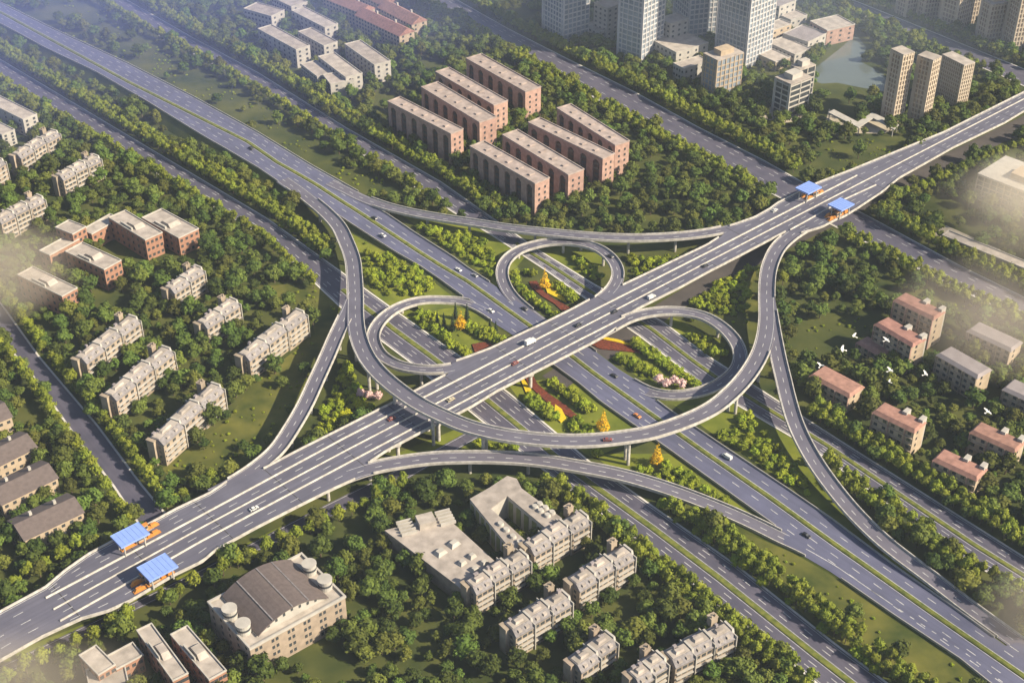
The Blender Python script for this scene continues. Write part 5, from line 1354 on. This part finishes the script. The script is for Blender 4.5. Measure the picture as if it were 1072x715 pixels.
for i, (y, x, lb) in enumerate(shr_all):
    s = float(rng.uniform(.75, 1.3)); sz = float(s * rng.uniform(.8, 1.15)); rz = float(rng.uniform(0, 6.28)); vi = int(rng.integers(0, 4))
    if i < 300: plant('shrub', "garden_bush", lb, "bush", lb.replace("rounded green bush", "bushes").replace("bush ", "bushes "), x, y, (s, sz), rz, vi)
    else: pts_shrub.append((x, y, s, sz, rz, vi))

# ---- woods: everywhere else, thinned on grass
LG = np.zeros_like(OCC)
for q in lawns: occupy(q, LG)
for q in ([(20, 12), (130, 60), (270, 135), (390, 200), (300, 200), (200, 140), (60, 50)], [(30, -5), (85, -5), (180, 60), (270, 106), (360, 165), (450, 212), (385, 203), (270, 135), (134, 62)],
          [(930, 255), (980, 262), (1060, 330), (1000, 340), (940, 300)], [(120, 480), (90, 500), (110, 540), (140, 560)], [(860, 150), (960, 140), (940, 170), (870, 190)],
          [(820, 345), (905, 330), (930, 345), (880, 375), (840, 380)]):
    occupy(PL(q), LG)
N_ = 60000
cand = list(zip(rng.uniform(GX0, GX1, N_), rng.uniform(GY0, 1200, N_))); cand = [c for c in cand if inview(*c)]
def dens(x, y):
    n = mnoise.noise(Vector((x * .022, y * .022, 3.1))); return n
cand = [c for c in cand if not at_cell(LG, *c) or rng.random() < .03]
cand = [c for c in cand if dens(*c) > -.34 or rng.random() < .06]
GARD = [PL(q) for q in ([(345, 345), (372, 255), (385, 225), (470, 240), (520, 245), (600, 245), (700, 250), (752, 250), (800, 240), (795, 350), (745, 430), (690, 452), (560, 462), (470, 440), (430, 455), (500, 485), (640, 490), (760, 535), (860, 565), (760, 478), (700, 440), (640, 462), (520, 460), (440, 430), (380, 385), (372, 345)],
    [(385, 215), (560, 250), (650, 256), (752, 248), (655, 300), (560, 340), (500, 330)], [(350, 370), (385, 380), (430, 415), (330, 468), (290, 490)])]
GM = np.zeros_like(OCC)
for q in GARD: occupy(q, GM)
cand = [c for c in cand if not at_cell(GM, *c)]
wood = spaced(cand, OCC, 5.0); wood.sort(key=lambda p: p[1])
def side(ax, x, y): t, l = ax.tl((x, y)); return l - float(ax.mid(t))
def zone(x, y):
    n = side(BR, x, y) > 0
    a = [side(r, x, y) > 0 for r in (R6, R1, HW, R2, R4, R5)]
    if n:
        if not a[0]: return "near the brown gabled houses"
        if not a[1]: return "among the terraces left of the bridge"
        if not a[2]: return "beside the upper left road"
        if not a[3]: return "beyond the highway"
        if not a[4]: return "around the arched brick slabs"
        if not a[5]: return "around the towers and the lake"
        return "beyond the far road at the top"
    if not a[1]: return "around the curved roof hall"
    if not a[2]: return "on the lower left verge"
    if not a[3]: return "on the lower right verge"
    if not a[4]: return "in the estate of red roofed blocks"
    return "by the hazy buildings at the right edge"
pts_wood = []; k = 0
for x, y in wood:
    z = zone(x, y); u, v = PX((x, y, 3))
    s = float(rng.choice([rng.uniform(.5, .85), rng.uniform(.8, 1.2), rng.uniform(1.0, 1.5)])); sz = float(s * rng.uniform(.8, 1.15)); rz = float(rng.uniform(0, 6.28)); vi = int(rng.integers(0, 6))
    if k < 300 and 2 < u < W0 - 2 and v < H0 + 4:
        ol = vi % 3 == 0
        plant('wood', "woodland_tree", ("olive brown" if ol else "dark green") + " bushy tree standing " + z, "tree", ("olive" if ol else "dark green") + " trees " + z, x, y, (s, sz), rz, vi); k += 1
    else: pts_wood.append((x, y, s, sz, rz, vi))

# low bushes and tufts over the lawns and verges
lowc = list(zip(rng.uniform(GX0, GX1, 40000), rng.uniform(GY0, 1000, 40000)))
lowc = [c for c in lowc if at_cell(LG, *c) and inview(*c)]
for x, y in spaced(lowc, OCC, 2.6):
    if mnoise.noise(Vector((x * .05, y * .05, 9))) < -.02: continue
    s = float(rng.uniform(.16, .46)); pts_shrub.append((x, y, s, s * float(rng.uniform(.6, 1.0)), float(rng.uniform(0, 6.28)), int(rng.integers(0, 4))))

# ---- the far rest of each kind: one object each, instances of the same crowns on points
def mass(name, label, kind, pts):
    me = bpy.data.meshes.new(name); me.from_pydata([(p[0], p[1], 0) for p in pts], [], [])
    for nm, ty, vals in (("vi", 'INT', [p[5] for p in pts]),):
        a = me.attributes.new(nm, ty, 'POINT'); a.data.foreach_set("value", vals)
    a = me.attributes.new("sc", 'FLOAT_VECTOR', 'POINT'); a.data.foreach_set("vector", [c for p in pts for c in (p[2], p[2], p[3])])
    a = me.attributes.new("rt", 'FLOAT_VECTOR', 'POINT'); a.data.foreach_set("vector", [c for p in pts for c in (0.0, 0.0, p[4])])
    o = link_mesh(name, me); tag(o, label, "trees", None, 'stuff')
    ng = bpy.data.node_groups.new(name, 'GeometryNodeTree'); N = ng.nodes; L = ng.links
    ng.interface.new_socket("Geometry", in_out='INPUT', socket_type='NodeSocketGeometry'); ng.interface.new_socket("Geometry", in_out='OUTPUT', socket_type='NodeSocketGeometry')
    gi = N.new("NodeGroupInput"); go = N.new("NodeGroupOutput")
    def attr(nm, ty):
        n = N.new("GeometryNodeInputNamedAttribute"); n.data_type = ty; n.inputs[0].default_value = nm; return n.outputs[0]
    e2r = N.new("FunctionNodeEulerToRotation"); L.new(attr("rt", 'FLOAT_VECTOR'), e2r.inputs[0])
    jn = N.new("GeometryNodeJoinGeometry")
    for i, (cm, _) in enumerate(KIND[kind]):
        src = next(ob for ob in COL.objects if ob.type == 'MESH' and ob.data == cm)
        cp = N.new("FunctionNodeCompare"); cp.data_type = 'INT'; cp.operation = 'EQUAL'
        L.new(attr("vi", 'INT'), cp.inputs[2]); cp.inputs[3].default_value = i
        oi = N.new("GeometryNodeObjectInfo"); oi.inputs[0].default_value = src; oi.inputs[1].default_value = True
        ip = N.new("GeometryNodeInstanceOnPoints"); L.new(gi.outputs[0], ip.inputs["Points"]); L.new(cp.outputs[0], ip.inputs["Selection"]); L.new(oi.outputs["Geometry"], ip.inputs["Instance"])
        L.new(e2r.outputs[0], ip.inputs["Rotation"]); L.new(attr("sc", 'FLOAT_VECTOR'), ip.inputs["Scale"]); L.new(ip.outputs[0], jn.inputs[0])
    src = next(ob for ob in COL.objects if ob.type == 'MESH' and ob.data == TR[kind])
    oi = N.new("GeometryNodeObjectInfo"); oi.inputs[0].default_value = src; oi.inputs[1].default_value = True
    ip = N.new("GeometryNodeInstanceOnPoints"); L.new(gi.outputs[0], ip.inputs["Points"]); L.new(oi.outputs["Geometry"], ip.inputs["Instance"]); L.new(e2r.outputs[0], ip.inputs["Rotation"]); L.new(attr("sc", 'FLOAT_VECTOR'), ip.inputs["Scale"]); L.new(ip.outputs[0], jn.inputs[0])
    L.new(jn.outputs[0], go.inputs[0])
    md_ = o.modifiers.new("trees", 'NODES'); md_.node_group = ng
mass("far_woods", "mixed dark green and olive woods filling the middle and far distance", 'wood', pts_wood)
mass("far_street_trees", "distant rows of rounded street trees along the far roads", 'road', pts_road)
if pts_shrub: mass("low_bushes", "low bushes and tufts scattered over the lawns and verges", 'shrub', pts_shrub)
print("TREES", len(wood), len(rows_all), len(shr_all))
# ------------------------------------------------------------------ haze and low fog
def volume_mat(name, col, dens, aniso=0.2):
    m = bpy.data.materials.new(name); m.use_nodes = True; nt = m.node_tree; nt.nodes.clear()
    out = nt.nodes.new("ShaderNodeOutputMaterial"); v = nt.nodes.new("ShaderNodeVolumePrincipled")
    v.inputs["Color"].default_value = (*col, 1); v.inputs["Density"].default_value = dens; v.inputs["Anisotropy"].default_value = aniso
    nt.links.new(v.outputs[0], out.inputs["Volume"]); return m, nt, v
hm_, _, _ = volume_mat("haze_air", (0.70, 0.80, 1.0), 0.00006, 0.0)
hz_o = MB().box(-9500, 9500, -6500, 14500, -1.0, CAM_H + 4).build("haze", hm_); tag(hz_o, kind='stuff')
def fog(label, u, v, z, rx, ry, rz, dens, seed, col=(.97, .95, .91)):
    p = P(u, v, z); m, nt, vol = volume_mat("fog_air", col, dens, 0.0); N = nt.nodes; L = nt.links
    tc = N.new("ShaderNodeTexCoord"); ln = N.new("ShaderNodeVectorMath"); ln.operation = 'LENGTH'; L.new(tc.outputs["Object"], ln.inputs[0])
    mr = N.new("ShaderNodeMapRange"); mr.inputs[1].default_value = 0.1; mr.inputs[2].default_value = 1.0; mr.inputs[3].default_value = 1.0; mr.inputs[4].default_value = -0.35; L.new(ln.outputs["Value"], mr.inputs[0])
    nz = N.new("ShaderNodeTexNoise"); nz.noise_dimensions = '4D'; nz.inputs["W"].default_value = seed; nz.inputs["Scale"].default_value = 1.6; nz.inputs["Detail"].default_value = 3.0; L.new(tc.outputs["Object"], nz.inputs["Vector"])
    sb = N.new("ShaderNodeMath"); sb.operation = 'MULTIPLY_ADD'; sb.inputs[1].default_value = 1.3; sb.inputs[2].default_value = -.65; L.new(nz.outputs[0], sb.inputs[0])
    ad = N.new("ShaderNodeMath"); ad.operation = 'ADD'; ad.use_clamp = True; L.new(mr.outputs[0], ad.inputs[0]); L.new(sb.outputs[0], ad.inputs[1])
    ml = N.new("ShaderNodeMath"); ml.operation = 'MULTIPLY'; ml.inputs[1].default_value = dens; L.new(ad.outputs[0], ml.inputs[0]); L.new(ml.outputs[0], vol.inputs["Density"])
    bm = bmesh.new(); bmesh.ops.create_icosphere(bm, subdivisions=3, radius=1.0); me = bpy.data.meshes.new("fog"); bm.to_mesh(me); bm.free(); me.materials.append(m)
    o = link_mesh("fog", me, None, p); o.scale = (rx, ry, rz); tag(o, label, "fog", None, 'stuff')
fog("thin pale fog drifting over the left edge by the brick school", 0, 285, 20, 50, 64, 22, .018, 1.0, (1, .88, .74))
fog("pale fog in the bottom left corner", 20, 714, 18, 56, 34, 20, .018, 2.0, (1, .88, .74))
fog("bright fog over the hazy office at the right edge", 1085, 215, 22, 70, 78, 24, .022, 3.0, (1.0, .90, .76))
fog("faint fog over the grey roofed blocks of the right hand estate", 1040, 330, 22, 60, 66, 20, .014, 5.0, (1, .88, .76))
fog("thin fog at the lower right corner", 1085, 645, 12, 32, 32, 14, .020, 4.0, (1, .88, .74))
fog("blue haze over the far upper left roads", 60, 0, 10, 460, 400, 70, .0048, 6.0, (.36, .46, 1.0))
fog("bluish haze over the distant towers at the top", 760, -20, 20, 420, 240, 70, .0026, 7.0, (.62, .74, 1.0))
